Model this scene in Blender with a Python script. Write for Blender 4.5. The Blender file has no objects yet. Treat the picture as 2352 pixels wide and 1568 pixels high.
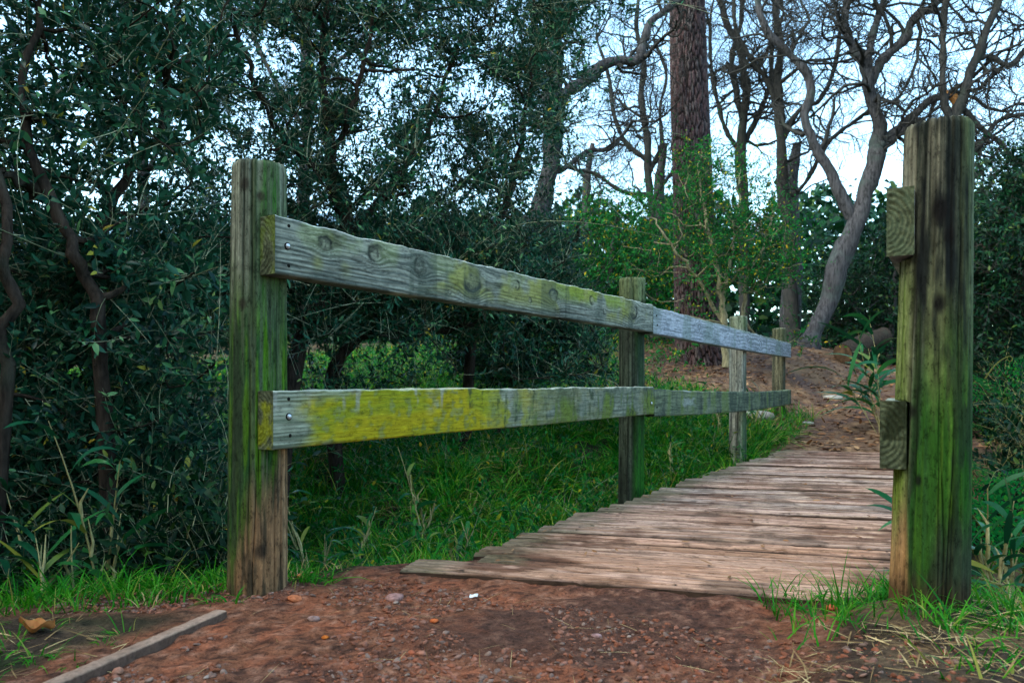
import bpy, math, random
import numpy as np
from mathutils import Vector
random.seed(7)
RG = np.random.default_rng(11)
sc = bpy.context.scene
COL = sc.collection
F_PX, CX, CY, EYE = 1773.0, 1176.0, 890.0, 0.52      # survey of the place: focal length, horizon, eye height


def P(px, py, d):
    """a point of the place seen at that spot of the photograph, d metres away"""
    return np.array([(px - CX) / F_PX * d, d, EYE + (CY - py) / F_PX * d])


def S(r, g, b):
    f = lambda c: (c / 255 / 12.92) if c <= 10 else ((c / 255 + 0.055) / 1.055) ** 2.4
    return np.array([f(r), f(g), f(b)])


# ---------------------------------------------------------------- noise
def _hash(ix, iy, iz, seed):
    n = (ix.astype(np.int64) * 374761393 + iy.astype(np.int64) * 668265263 + iz.astype(np.int64) * 1274126177 + seed * 974634777) & 0xFFFFFFFF
    n = ((n ^ (n >> 13)) * 1274126177) & 0xFFFFFFFF
    n = ((n ^ (n >> 16)) * 2246822519) & 0xFFFFFFFF
    return ((n ^ (n >> 15)) & 0xFFFF) / 65535.0


def vnoise(x, y, z=0.0, seed=0):
    x, y, z = np.broadcast_arrays(np.asarray(x, float), np.asarray(y, float), np.asarray(z, float))
    ix, iy, iz = np.floor(x), np.floor(y), np.floor(z)
    fx, fy, fz = x - ix, y - iy, z - iz
    fx, fy, fz = [f * f * (3 - 2 * f) for f in (fx, fy, fz)]
    ix, iy, iz = ix.astype(np.int64), iy.astype(np.int64), iz.astype(np.int64)
    r = 0
    for a in (0, 1):
        for b in (0, 1):
            for c in (0, 1):
                w = (fx if a else 1 - fx) * (fy if b else 1 - fy) * (fz if c else 1 - fz)
                r = r + w * _hash(ix + a, iy + b, iz + c, seed)
    return r


def fbm(x, y, z=0.0, seed=0, oct=4):
    s, a, t = 0, 0.5, 0
    for k in range(oct):
        m = 2.03 ** k
        s = s + a * vnoise(np.asarray(x) * m, np.asarray(y) * m, np.asarray(z) * m, seed + k * 17)
        t += a
        a *= 0.5
    return s / t


def sst(a, b, x):
    t = np.clip((np.asarray(x, float) - a) / (b - a), 0, 1)
    return t * t * (3 - 2 * t)


def mixc(c, k, m):
    m = np.asarray(m)[..., None]
    return c * (1 - m) + np.asarray(k) * m


def unit(v):
    return v / np.maximum(np.linalg.norm(v, axis=-1, keepdims=True), 1e-9)


# ---------------------------------------------------------------- mesh building
class Acc:
    """collects vertices and faces, then links them as ONE mesh object"""
    def __init__(self):
        self.v, self.f, self.c, self.n = [], [], [], 0

    def add(self, V, *faces, col=None):
        V = np.asarray(V, float).reshape(-1, 3)
        for F in faces:
            F = np.asarray(F, np.int64)
            if F.size:
                self.f.append(F + self.n)
        self.v.append(V)
        if col is not None:
            col = np.broadcast_to(np.asarray(col, float), (len(V), 3))
        self.c.append(col)
        self.n += len(V)

    def build(self, name, mat, parent=None, smooth=True):
        V = np.concatenate(self.v)
        me = bpy.data.meshes.new(name)
        me.vertices.add(len(V))
        me.vertices.foreach_set("co", V.astype(np.float32).ravel())
        idx = np.concatenate([F.ravel() for F in self.f])
        tot = np.concatenate([np.full(len(F), F.shape[1]) for F in self.f])
        st = np.concatenate([[0], np.cumsum(tot)[:-1]])
        me.loops.add(len(idx))
        me.loops.foreach_set("vertex_index", idx.astype(np.int32))
        me.polygons.add(len(tot))
        me.polygons.foreach_set("loop_start", st.astype(np.int32))
        me.polygons.foreach_set("use_smooth", np.full(len(tot), smooth))
        me.update(calc_edges=True)
        if self.c[0] is not None:
            ca = me.color_attributes.new("Col", 'FLOAT_COLOR', 'POINT')
            C = np.ones((len(V), 4), np.float32)
            C[:, :3] = np.concatenate(self.c)
            ca.data.foreach_set("color", C.ravel())
        me.validate()
        me.materials.append(mat)
        o = bpy.data.objects.new(name, me)
        COL.objects.link(o)
        if parent is not None:
            o.parent = parent
            o.matrix_parent_inverse = PINV.get(parent.name, parent.matrix_world.inverted())
        return o


PINV = {}


def tag(o, label=None, cat=None, group=None, kind=None):
    if label: o["label"] = label
    if cat: o["category"] = cat
    if group: o["group"] = group
    if kind: o["kind"] = kind
    return o


def thing(name, label, cat, loc, group=None):
    from mathutils import Matrix
    o = bpy.data.objects.new(name, None)
    COL.objects.link(o)
    o.location = [float(c) for c in loc]
    o.empty_display_size = 0.1
    PINV[o.name] = Matrix.Translation(o.location).inverted()
    return tag(o, label, cat, group)


def grid_faces(nu, nv, wrap_u=False):
    u = np.arange(nu if wrap_u else nu - 1)
    v = np.arange(nv - 1)
    U, W = np.meshgrid(u, v, indexing='ij')
    U2 = (U + 1) % nu
    return np.stack([U * nv + W, U2 * nv + W, U2 * nv + W + 1, U * nv + W + 1], -1).reshape(-1, 4)


def tubes(Pt, R, sides=5):
    """Pt (N,K,3), R (N,K) -> verts, quads (open tubes)"""
    Pt = np.asarray(Pt, float); R = np.asarray(R, float)
    N, K, _ = Pt.shape
    T = unit(np.gradient(Pt, axis=1))
    ref = unit(np.cross(T[:, :1], RG.normal(size=(N, 1, 3))))
    A = unit(ref - T * np.sum(ref * T, -1, keepdims=True))
    B = np.cross(T, A)
    an = np.arange(sides) / sides * 2 * math.pi
    V = Pt[:, :, None] + R[:, :, None, None] * (A[:, :, None] * np.cos(an)[:, None] + B[:, :, None] * np.sin(an)[:, None])
    base = (np.arange(N) * K * sides)[:, None, None]
    k = np.arange(K - 1)[None, :, None]; s = np.arange(sides)[None, None, :]; s2 = (s + 1) % sides
    Fq = np.stack([base + k * sides + s, base + k * sides + s2, base + (k + 1) * sides + s2, base + (k + 1) * sides + s], -1)
    return V.reshape(-1, 3), Fq.reshape(-1, 4)


def bake(T, faces, pos, X, Y, Z, scale):
    """copies of a template (verts T) at pos with frame X,Y,Z and scale (N,) or (N,3)"""
    N, n = len(pos), len(T)
    sc_ = np.asarray(scale, float)
    if sc_.ndim == 1: sc_ = np.repeat(sc_[:, None], 3, 1)
    L = T[None] * sc_[:, None]
    V = pos[:, None] + L[..., :1] * X[:, None] + L[..., 1:2] * Y[:, None] + L[..., 2:3] * Z[:, None]
    out = []
    for F in faces:
        out.append((np.asarray(F)[None] + (np.arange(N) * n)[:, None, None]).reshape(-1, len(F[0])))
    return V.reshape(-1, 3), out


def leaf_tmpl(w=0.15, fold=0.05, curl=0.08):
    T = np.array([[0, 0, 0], [0, .35, .0], [0, .7, -.3 * curl], [0, 1, -curl], [-w, .33, fold], [-w * .8, .68, fold - .3 * curl], [w, .33, fold], [w * .8, .68, fold - .3 * curl]], float)
    tri = [[0, 1, 4], [0, 6, 1], [2, 3, 5], [2, 7, 3]]
    quad = [[1, 2, 5, 4], [1, 6, 7, 2]]
    return T, [tri, quad]


def leaf_small(w=0.2, fold=0.05):
    T = np.array([[0, 0, 0], [0, .5, 0], [0, 1, -.05], [-w, .45, fold], [w, .45, fold]], float)
    return T, [[[0, 1, 3], [0, 4, 1], [1, 2, 3], [1, 4, 2]]]


def frames(d, up):
    Y = unit(d)
    X = unit(np.cross(Y, up))
    return X, Y, np.cross(X, Y)


def leaves_at(acc, pos, d, up, size, tmpl):
    X, Y, Z = frames(d, up)
    V, F = bake(tmpl[0], tmpl[1], pos, X, Y, Z, size)
    acc.add(V, *F)


def blades(acc, base, d, L, W, droop, segs=3, fold=0.0, prof=0.0):
    """grass and cane blades: strips that bend over with gravity. prof 0 = tapers from the base, 1 = widest in the middle"""
    N = len(base)
    t = np.linspace(0, 1, segs + 1)
    d = unit(d)
    side = unit(np.cross(d, np.array([0, 0, 1.0])) + RG.normal(size=(N, 3)) * .25)
    C = base[:, None] + d[:, None] * (L[:, None] * t)[..., None]
    C[..., 2] -= droop[:, None] * L[:, None] * t ** 2
    hz = d.copy(); hz[:, 2] = 0
    C = C + unit(hz + 1e-6)[:, None] * (droop * L * .45)[:, None, None] * (t ** 2)[:, None]
    w = (1 - t ** 1.6) * (1 - prof) + prof * np.sin(np.clip(t * .93 + .07, 0, 1) * math.pi) ** .75
    w[-1] = 0.0
    Wd = W[:, None] * w[None] * .5
    Lf = C - side[:, None] * Wd[..., None]
    Rt = C + side[:, None] * Wd[..., None]
    if fold:
        Lf[..., 2] += Wd * fold; Rt[..., 2] += Wd * fold
    V = np.concatenate([Lf[:, :-1], Rt[:, :-1], C[:, -1:]], 1)       # 2*segs+1 verts
    b = (np.arange(N) * (2 * segs + 1))[:, None]
    q = []
    for k in range(segs - 1):
        q.append(np.stack([b[:, 0] + k, b[:, 0] + segs + k, b[:, 0] + segs + k + 1, b[:, 0] + k + 1], -1))
    tr = np.stack([b[:, 0] + segs - 1, b[:, 0] + 2 * segs - 1, b[:, 0] + 2 * segs], -1)
    acc.add(V.reshape(-1, 3), np.concatenate(q) if q else np.zeros((0, 4)), tr)


# ---------------------------------------------------------------- materials
def newmat(name):
    m = bpy.data.materials.new(name)
    m.use_nodes = True
    nt = m.node_tree
    for n in list(nt.nodes): nt.nodes.remove(n)
    out = nt.nodes.new("ShaderNodeOutputMaterial")
    b = nt.nodes.new("ShaderNodeBsdfPrincipled")
    nt.links.new(b.outputs[0], out.inputs[0])
    return m, nt, b, out


def N_(nt, t, **kw):
    n = nt.nodes.new(t)
    for k, v in kw.items():
        if k in n.inputs: n.inputs[k].default_value = v
        else: setattr(n, k, v)
    return n


def mix_rgb(nt, typ, fac, a, b):
    n = nt.nodes.new("ShaderNodeMix"); n.data_type = 'RGBA'; n.blend_type = typ
    for i, v in ((0, fac), (6, a), (7, b)):
        if hasattr(v, "links"): nt.links.new(v, n.inputs[i])
        else: n.inputs[i].default_value = v if i == 0 else (*[float(c) for c in v], 1)
    return n.outputs[2]


def ramp(nt, src, stops, interp='LINEAR'):
    r = nt.nodes.new("ShaderNodeValToRGB"); r.color_ramp.interpolation = interp
    e = r.color_ramp.elements
    while len(e) > 1: e.remove(e[-1])
    e[0].position = stops[0][0]; e[0].color = (*[float(c) for c in stops[0][1]], 1)
    for p, c in stops[1:]:
        k = e.new(p); k.color = (*[float(q) for q in c], 1)
    nt.links.new(src, r.inputs[0])
    return r.outputs[0]


def leafmat(name, stops, under=None, rough=.4, trans=.25, spec=.15):
    m, nt, b, out = newmat(name)
    g = nt.nodes.new("ShaderNodeNewGeometry")
    c = ramp(nt, g.outputs["Random Per Island"], stops)
    if under is not None:
        c = mix_rgb(nt, 'MIX', g.outputs["Backfacing"], c, under)
    nt.links.new(c, b.inputs["Base Color"])
    b.inputs["Roughness"].default_value = rough
    b.inputs["Specular IOR Level"].default_value = spec
    if trans:
        t = nt.nodes.new("ShaderNodeBsdfTranslucent")
        nt.links.new(c, t.inputs[0])
        x = nt.nodes.new("ShaderNodeMixShader"); x.inputs[0].default_value = trans
        nt.links.new(b.outputs[0], x.inputs[1]); nt.links.new(t.outputs[0], x.inputs[2])
        nt.links.new(x.outputs[0], out.inputs[0])
    return m


def vcolmat(name, rough=.85, nscale=60, namt=.35, stretch=(1, 1, 1), bump=.3, bdist=.004, spec=.08, rotz=0.0, fleck=0.0, fscale=70):
    m, nt, b, out = newmat(name)
    a = nt.nodes.new("ShaderNodeVertexColor"); a.layer_name = "Col"
    tc = nt.nodes.new("ShaderNodeTexCoord")
    mp = nt.nodes.new("ShaderNodeMapping"); mp.inputs["Scale"].default_value = stretch
    rt = nt.nodes.new("ShaderNodeMapping"); rt.inputs["Rotation"].default_value = (0, 0, rotz)
    nt.links.new(tc.outputs["Object"], rt.inputs[0]); nt.links.new(rt.outputs[0], mp.inputs[0])
    n = N_(nt, "ShaderNodeTexNoise", Scale=nscale, Detail=6.0, Roughness=.65)
    nt.links.new(mp.outputs[0], n.inputs["Vector"])
    lo, hi = 1 - namt, 1 + namt
    v = ramp(nt, n.outputs["Fac"], [(.25, (lo,) * 3), (.75, (hi,) * 3)])
    c = mix_rgb(nt, 'MULTIPLY', 1.0, a.outputs["Color"], v)
    if fleck:
        n3 = N_(nt, "ShaderNodeTexNoise", Scale=fscale, Detail=7.0, Roughness=.75)
        m3 = nt.nodes.new("ShaderNodeMapping"); m3.inputs["Scale"].default_value = [.35 + .65 * q for q in stretch]
        nt.links.new(rt.outputs[0], m3.inputs[0]); nt.links.new(m3.outputs[0], n3.inputs["Vector"])
        f3 = ramp(nt, n3.outputs["Fac"], [(.38, (1 - fleck,) * 3), (.48, (1, 1, 1)), (.56, (1, 1, 1)), (.68, (1 + fleck,) * 3)])
        c = mix_rgb(nt, 'MULTIPLY', 1.0, c, f3)
    nt.links.new(c, b.inputs["Base Color"])
    b.inputs["Roughness"].default_value = rough
    b.inputs["Specular IOR Level"].default_value = spec
    bp = N_(nt, "ShaderNodeBump", Strength=bump, Distance=bdist)
    nt.links.new(n.outputs["Fac"], bp.inputs["Height"]); nt.links.new(bp.outputs[0], b.inputs["Normal"])
    return m


def barkmat(name, c1, c2, c3, scale=8, stretch=(1, 1, .25), bump=.6, bdist=.02, rough=.9):
    m, nt, b, out = newmat(name)
    tc = nt.nodes.new("ShaderNodeTexCoord")
    mp = nt.nodes.new("ShaderNodeMapping"); mp.inputs["Scale"].default_value = stretch
    nt.links.new(tc.outputs["Object"], mp.inputs[0])
    n = N_(nt, "ShaderNodeTexNoise", Scale=scale * 4, Detail=5.0, Roughness=.65)
    nt.links.new(mp.outputs[0], n.inputs["Vector"])
    n2 = N_(nt, "ShaderNodeTexNoise", Scale=scale * .4, Detail=3.0)
    nt.links.new(tc.outputs["Object"], n2.inputs["Vector"])
    c = ramp(nt, n.outputs["Fac"], [(.3, c1), (.62, c2)])
    f = ramp(nt, n2.outputs["Fac"], [(.55, (0, 0, 0)), (.8, (.8, .8, .8))])
    c = mix_rgb(nt, 'MIX', f, c, c3)
    nt.links.new(c, b.inputs["Base Color"])
    b.inputs["Roughness"].default_value = rough
    b.inputs["Specular IOR Level"].default_value = .06
    bp = N_(nt, "ShaderNodeBump", Strength=bump, Distance=bdist)
    nt.links.new(n.outputs["Fac"], bp.inputs["Height"]); nt.links.new(bp.outputs[0], b.inputs["Normal"])
    return m


def islandmat(name, stops, rough=.85, spec=.08, nscale=40, namt=.3):
    m, nt, b, out = newmat(name)
    g = nt.nodes.new("ShaderNodeNewGeometry")
    c = ramp(nt, g.outputs["Random Per Island"], stops)
    n = N_(nt, "ShaderNodeTexNoise", Scale=nscale, Detail=4.0)
    tc = nt.nodes.new("ShaderNodeTexCoord"); nt.links.new(tc.outputs["Object"], n.inputs["Vector"])
    v = ramp(nt, n.outputs["Fac"], [(.3, (1 - namt,) * 3), (.7, (1 + namt,) * 3)])
    c = mix_rgb(nt, 'MULTIPLY', 1.0, c, v)
    nt.links.new(c, b.inputs["Base Color"])
    b.inputs["Roughness"].default_value = rough; b.inputs["Specular IOR Level"].default_value = spec
    return m


M = {}
M['wood'] = vcolmat('weathered_wood', nscale=90, namt=.42, stretch=(1, 1, 1), bump=.35, bdist=.003)
_ua, _wa = math.atan2(.853, .52), math.atan2(-.287, .958)
M['postwood'] = vcolmat('weathered_post_wood', nscale=130, namt=.45, stretch=(1, 1, .14), bump=.5, bdist=.004, fleck=.6, fscale=90)
M['railwood'] = vcolmat('weathered_rail_wood', nscale=150, namt=.4, stretch=(.1, 1, 1), bump=.45, bdist=.003, rotz=-_ua, fleck=.4, fscale=90)
M['deckwood'] = vcolmat('worn_deck_wood', nscale=110, namt=.4, stretch=(.12, 1, 1), bump=.5, bdist=.004, rotz=-_wa, fleck=.5, fscale=60)
M['ground'] = vcolmat('soil', nscale=60, namt=.5, fleck=.6, fscale=140, bump=.9, bdist=.014, rough=.95, spec=.1)
M['olive'] = leafmat('olive_leaf', [(0, S(4, 38, 32)), (.35, S(6, 44, 30)), (.7, S(14, 60, 38)), (.86, S(40, 92, 54)), (.96, S(92, 136, 86)), (.985, S(130, 130, 40)), (1, S(150, 120, 40))],
                     under=S(44, 92, 70), rough=.36, trans=.09, spec=.13)
M['olivebark'] = barkmat('olive_bark', S(24, 20, 18), S(62, 53, 46), S(58, 62, 52), scale=12)
M['twig'] = islandmat('pale_twig', [(0, S(70, 76, 58)), (.5, S(116, 122, 96)), (1, S(168, 172, 142))])
M['palebark'] = barkmat('pale_bark', S(86, 80, 62), S(150, 142, 112), S(120, 124, 96), scale=10)
M['oakbark'] = barkmat('oak_bark', S(26, 26, 28), S(76, 74, 76), S(66, 80, 74), scale=8, stretch=(1, 1, .16), bdist=.03)
M['oaktwig'] = barkmat('oak_twig', S(30, 33, 34), S(58, 56, 54), S(52, 60, 52), scale=7, bump=.2)
M['pine'] = vcolmat('pine_bark', nscale=40, namt=.5, bump=.6, bdist=.01, rough=.95, spec=.1)
M['bush'] = leafmat('bush_leaf', [(0, S(10, 76, 34)), (.5, S(18, 98, 36)), (.9, S(34, 116, 38)), (.965, S(150, 150, 30)), (1, S(190, 150, 30))], rough=.5, trans=.3, spec=.1)
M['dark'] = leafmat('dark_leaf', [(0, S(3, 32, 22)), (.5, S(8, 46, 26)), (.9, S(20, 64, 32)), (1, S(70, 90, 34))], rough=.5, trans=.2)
M['grass'] = leafmat('grass_blade', [(0, S(10, 84, 24)), (.4, S(22, 114, 22)), (.72, S(60, 148, 26)), (.92, S(132, 168, 44)), (1, S(186, 168, 90))], rough=.42, trans=.3)
M['brightgrass'] = leafmat('bright_grass_blade', [(0, S(20, 98, 16)), (.5, S(42, 130, 18)), (.88, S(84, 152, 30)), (1, S(160, 150, 74))], rough=.5, trans=.35)
M['cane'] = leafmat('cane_blade', [(0, S(20, 72, 46)), (.5, S(26, 88, 48)), (.92, S(50, 110, 52)), (.96, S(180, 150, 40)), (1, S(200, 160, 50))], rough=.33, trans=.2)
M['canestem'] = islandmat('cane_stem', [(0, S(120, 112, 70)), (1, S(176, 164, 118))], nscale=60)
M['straw'] = islandmat('dry_straw', [(0, S(96, 70, 46)), (.5, S(150, 122, 82)), (1, S(196, 172, 124))])
M['fern'] = leafmat('fern_pinnule', [(0, S(20, 120, 60)), (.7, S(40, 146, 66)), (1, S(84, 170, 60))], rough=.5, trans=.3)
M['fernstem'] = islandmat('fern_stem', [(0, S(60, 76, 34)), (1, S(104, 98, 50))])
M['stone'] = islandmat('pebble', [(0, S(92, 60, 48)), (.35, S(132, 78, 56)), (.6, S(140, 92, 74)), (.85, S(112, 88, 78)), (.98, S(128, 104, 92)), (1, S(150, 130, 118))], nscale=90, namt=.35)
M['steel'] = newmat('galvanised_steel')[0]
_b = M['steel'].node_tree.nodes["Principled BSDF"]; _b.inputs["Base Color"].default_value = (.62, .66, .7, 1); _b.inputs["Metallic"].default_value = .7; _b.inputs["Roughness"].default_value = .38
M['hole'] = islandmat('dark_bore', [(0, S(20, 20, 18)), (1, S(28, 26, 22))])
M['paper'] = islandmat('white_paper', [(0, S(225, 225, 222)), (1, S(235, 235, 230))])
M['litter'] = islandmat('leaf_litter', [(0, S(92, 60, 42)), (.5, S(140, 98, 66)), (.85, S(140, 106, 76)), (1, S(166, 136, 102))])
M['moss'] = islandmat('moss', [(0, S(60, 84, 20)), (1, S(84, 104, 28))], nscale=120, namt=.6)

# ---------------------------------------------------------------- lie of the land
U = np.array([.52, .853]); U = U / np.linalg.norm(U)          # along the bridge
NN = np.array([U[1], -U[0]])                                   # across it, to the right
P1 = np.array([-.66, 2.0])
W_ = np.array([.958, -.287]); W_ /= np.linalg.norm(W_)         # run of the planks
WP = np.array([-W_[1], W_[0]])
POSTS = [P1, np.array([.634, 4.1]), np.array([1.788, 6.1]), np.array([2.77, 8.0])]
RP = np.array([.872, 1.63])


def st(x, y):
    rx, ry = x - P1[0], y - P1[1]
    return rx * U[0] + ry * U[1], rx * NN[0] + ry * NN[1]


def height(x, y, fine=True):
    x = np.asarray(x, float); y = np.asarray(y, float)
    s, t = st(x, y)
    wob = (fbm(x * .9, y * .9, seed=3) - .5)
    se = .12 + np.clip(t, -1.2, 0) * 1.3 + wob * .25 + np.clip(t - 1.5, 0, 2) * .35 + sst(-.15, .2, t) * (.3 + .2 * np.clip(t, 0, 1.5))
    depth = .34 + .4 * sst(-.5, -1.8, t) + .25 * sst(1.4, 2.2, t) + .12 * sst(-.1, .2, t) * sst(1.7, 1.4, t)
    fall = sst(0, .95, s - se)
    lf_ = sst(-.35, -1.2, t)
    rise = sst(3.2, 5.5, s) * (1 - lf_) + lf_ * (.62 * sst(1.0, 2.7, s) + .38 * sst(2.5, 5.5, s))
    z = -depth * fall * (1 - rise)
    left = sst(.1, -1.0, t)
    far = np.clip(s - 5.3, 0, None)
    zf = .125 * far - .0 * far
    zf = np.where(far > 7, .125 * 7 + (far - 7) * .03, zf)
    z = z + zf * (1 - left) + left * rise * (np.minimum(.34 + .3 * sst(-1.6, -3, t) + zf * 1.02, 1.1 + 1.3 * sst(-2, -6, t) + far * .03))
    z = z + .07 * sst(1.2, 1.55, t) * sst(1.2, .4, s)                 # tussock by the right post
    z = z + sst(45, 170, y) * 30 * (0.6 + .6 * fbm(x * .02, y * .004, seed=9)) * sst(.15, -.25, x / np.maximum(y, 1)) + sst(16, 40, y) * 1.5
    z = z + wob * .05 * sst(.3, 1.5, np.abs(s) + np.clip(-t, 0, 2))
    if fine:
        z = z + (fbm(x * 9, y * 9, seed=5) - .5) * .024 + (fbm(x * 30, y * 30, seed=6, oct=3) - .5) * .014
        onb = sst(-.05, .1, t) * sst(1.6, 1.45, t) * sst(-.6, -.1, s) * sst(.9, .4, s)
        z = z - .012
        for q, a_ in ((P1, .022), (np.array([.872, 1.63]), .03)):
            z = z + a_ * np.exp(-((x - q[0]) ** 2 + (y - q[1]) ** 2) / .0145)
        wd = (x + .317) * WP[0] + (y - 2.195) * WP[1]
        z = z + .026 * np.exp(-(wd / .06) ** 2) * fbm(x * 7, y * 7, seed=8, oct=3) * .4 * sst(-.1, .1, t) * sst(1.6, 1.4, t)
    return z


def edges(lo, dlo, dhi, hi, step, far):
    a = [dlo]
    d = step
    while a[-1] > lo:
        d *= far; a.append(a[-1] - d)
    b = [dhi]; d = step
    while b[-1] < hi:
        d *= far; b.append(b[-1] + d)
    return np.concatenate([np.array(a[::-1]), np.arange(dlo + step, dhi, step), np.array(b)])


BL = lambda y: -.8085 + (y - 1.33) / .455 * .135                 # line of the edging board


def build_ground():
    xs = edges(-320, -1.9, 2.0, 320, .013, 1.045)
    ys = edges(-60, 1.15, 2.7, 420, .013, 1.022)
    X, Y = np.meshgrid(xs, ys, indexing='ij')
    Z = height(X, Y)
    s, t = st(X, Y)
    n1 = fbm(X * 3, Y * 3, seed=21); n2 = fbm(X * 14, Y * 14, seed=22); n3 = fbm(X * 55, Y * 55, seed=23, oct=3)
    red = mixc(np.broadcast_to(S(124, 78, 56), X.shape + (3,)), S(146, 86, 60), sst(.45, .7, n2))
    red = mixc(red, S(84, 58, 48), sst(.5, .68, n1) * .7)
    red = mixc(red, S(156, 112, 90), sst(.58, .75, n3) * .7)
    red = mixc(red, S(56, 40, 34), sst(.44, .3, n3) * .75)
    red = mixc(red, S(78, 54, 44), sst(.5, .64, fbm(X * 1.6, Y * 2.4, seed=25)) * .6)
    soil = mixc(np.broadcast_to(S(62, 50, 40), X.shape + (3,)), S(98, 78, 58), sst(.4, .65, n2))
    soil = mixc(soil, S(38, 46, 26), sst(.45, .7, n1))
    lit = mixc(np.broadcast_to(S(104, 80, 62), X.shape + (3,)), S(142, 112, 84), sst(.5, .7, n3))
    lit = mixc(lit, S(84, 66, 60), sst(.4, .7, n1))
    wn = (n1 - .5) * .5 + (n2 - .5) * .25
    nearp = sst(.35, -.02, s - np.clip(t, -.9, 0) * 1.25 + .18 * sst(-.2, -.7, t) + wn * .5) * sst(-1.5, -1.2, t + wn * .4 + s * .25)
    nearp = nearp * sst(1.42, 1.25, t - np.clip(-s - .2, 0, 2) * .25 + wn * .4)
    nearp = nearp * np.maximum(sst(-.03, .03, X - BL(Y) + wn * .05), sst(1.74, 1.84, Y))
    nearp = np.maximum(nearp, sst(.9, .5, s) * sst(0, .1, t) * sst(1.4, 1.3, t))
    farp = sst(4.9, 5.2, s) * sst(-.15, .1, t + wn * .4 + np.clip(s - 6.2, 0, 2.5) * 1.35) * sst(1.9, 1.6, t - np.clip(s - 6.5, 0, 4) * .3)
    c = mixc(soil, red, nearp)
    c = mixc(c, lit, farp)
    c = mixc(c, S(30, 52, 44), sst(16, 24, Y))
    c = mixc(c, S(96, 122, 140), sst(50, 110, Y))  # distance haze painted blue-grey onto the far hills
    c = mixc(c, S(34, 34, 24), sst(.3, .7, s - np.clip(t, -1.2, 0) * 1.3) * sst(-.1, -.5, t) * sst(6.5, 5, s) * .8)  # left gully floor darkened: olive's shade put into the soil colour
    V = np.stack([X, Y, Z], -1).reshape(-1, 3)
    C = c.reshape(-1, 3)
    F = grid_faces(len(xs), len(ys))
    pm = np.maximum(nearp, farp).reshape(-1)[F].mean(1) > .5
    for nm, FF, lb in (("ground", F[~pm], "dark soil banks of the little gully, shade painted in, and rising woodland floor"), ("path", F[pm], "red brown stony dirt footpath before and beyond the bridge")):
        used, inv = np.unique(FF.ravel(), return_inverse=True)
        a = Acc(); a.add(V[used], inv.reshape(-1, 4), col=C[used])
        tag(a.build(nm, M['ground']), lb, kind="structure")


build_ground()


# ---------------------------------------------------------------- posts and rails
def wood_post(name, parent, xy, z0, z1, R0, R1, lean, paint, flat=None, flat_z=9, seed=0, NT=110, NZ=300):
    """a round post, cracked and worn; paint(theta, z, noise...) gives its colours; theta 0 faces the path camera side"""
    th = np.arange(NT) / NT * 2 * math.pi - math.pi
    zz = np.linspace(z0, z1, NZ)
    TH, ZZ = np.meshgrid(th, zz, indexing='ij')
    cx, cy = np.cos(TH), np.sin(TH)
    k = (ZZ - z0) / (z1 - z0)
    R = R0 + (R1 - R0) * k
    R = R * (1 + .05 * (fbm(cx * 1.2 + 5, cy * 1.2, ZZ * 1.2, seed, 3) - .5))
    g = fbm(cx * 7 + 3, cy * 7, ZZ * 1.4, seed + 1, 4)                # streaks along the grain
    g2 = fbm(cx * 22, cy * 22, ZZ * 2.2, seed + 2, 3)
    cr = np.clip(1 - np.abs(fbm(cx * 3.2 + 9, cy * 3.2, ZZ * .55, seed + 3, 3) - .5) * 26, 0, 1) * sst(.4, .6, fbm(cx * 2, cy * 2, ZZ * 2, seed + 4, 2))
    rk = np.random.default_rng(seed)
    for k_ in range(9):
        t0, zc, zl = rk.uniform(-1.5, 1.5), rk.uniform(z0 + .3, z1), rk.uniform(.12, .45)
        wb = (fbm(ZZ * 2.2, k_ * 7.7, seed=seed + 9, oct=3) - .5) * .28
        wd_ = rk.uniform(.012, .026)
        cr = np.maximum(cr, np.exp(-((TH - t0 - wb) / wd_) ** 2) * sst(zl, zl * .5, np.abs(ZZ - zc)))
    R = R - cr * .006 + (g2 - .5) * .0035 + (g - .5) * .004
    top = sst(z1 - .012, z1, ZZ)
    R = R - top ** 2 * .005 + top * (g2 - .5) * .006
    az = math.atan2(xy[1] + 0.0, xy[0])                                # bearing of the post
    ang = TH + az + math.pi                                            # theta 0 looks back to the viewer, + to the right
    ox, oy = R * np.cos(ang), R * np.sin(ang)
    if flat is not None:
        fd, lim = flat
        dp = ox * fd[0] + oy * fd[1]
        inz = (ZZ < flat_z) if np.isscalar(flat_z) else np.any([(ZZ > lo_) & (ZZ < hi_) for lo_, hi_ in flat_z], axis=0)
        cut = np.where(inz, np.clip(dp - lim, 0, None), 0)
        ox, oy = ox - fd[0] * cut, oy - fd[1] * cut
    zoff = ZZ - z0
    X = xy[0] + ox + lean[0] * zoff; Y = xy[1] + oy + lean[1] * zoff
    Zt = ZZ + top * (g2 - .5) * .008
    col = paint(TH, ZZ, g, g2, cr, seed)
    col = col * (1 - .65 * cr[..., None])
    a = Acc()
    a.add(np.stack([X, Y, Zt], -1), grid_faces(NT, NZ, True), col=col.reshape(-1, 3))
    rr = np.linspace(1, 0.02, 8)
    cxm, cym = X[:, -1].mean(), Y[:, -1].mean()
    CXs = cxm + (X[:, -1:] - cxm) * rr; CYs = cym + (Y[:, -1:] - cym) * rr
    rn = fbm(CXs * 60, CYs * 60, seed=seed, oct=3)
    CZ = Zt[:, -1:] + .004 * (1 - rr) + (rn - .5) * .006 * (rr < .99)
    cc = np.broadcast_to(S(150, 148, 130), CXs.shape + (3,)) * (.6 + .8 * rn[..., None])
    a.add(np.stack([CXs, CYs, CZ], -1), grid_faces(NT, 8, True), col=cc.reshape(-1, 3))
    return a.build(name, M['postwood'], parent)


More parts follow.
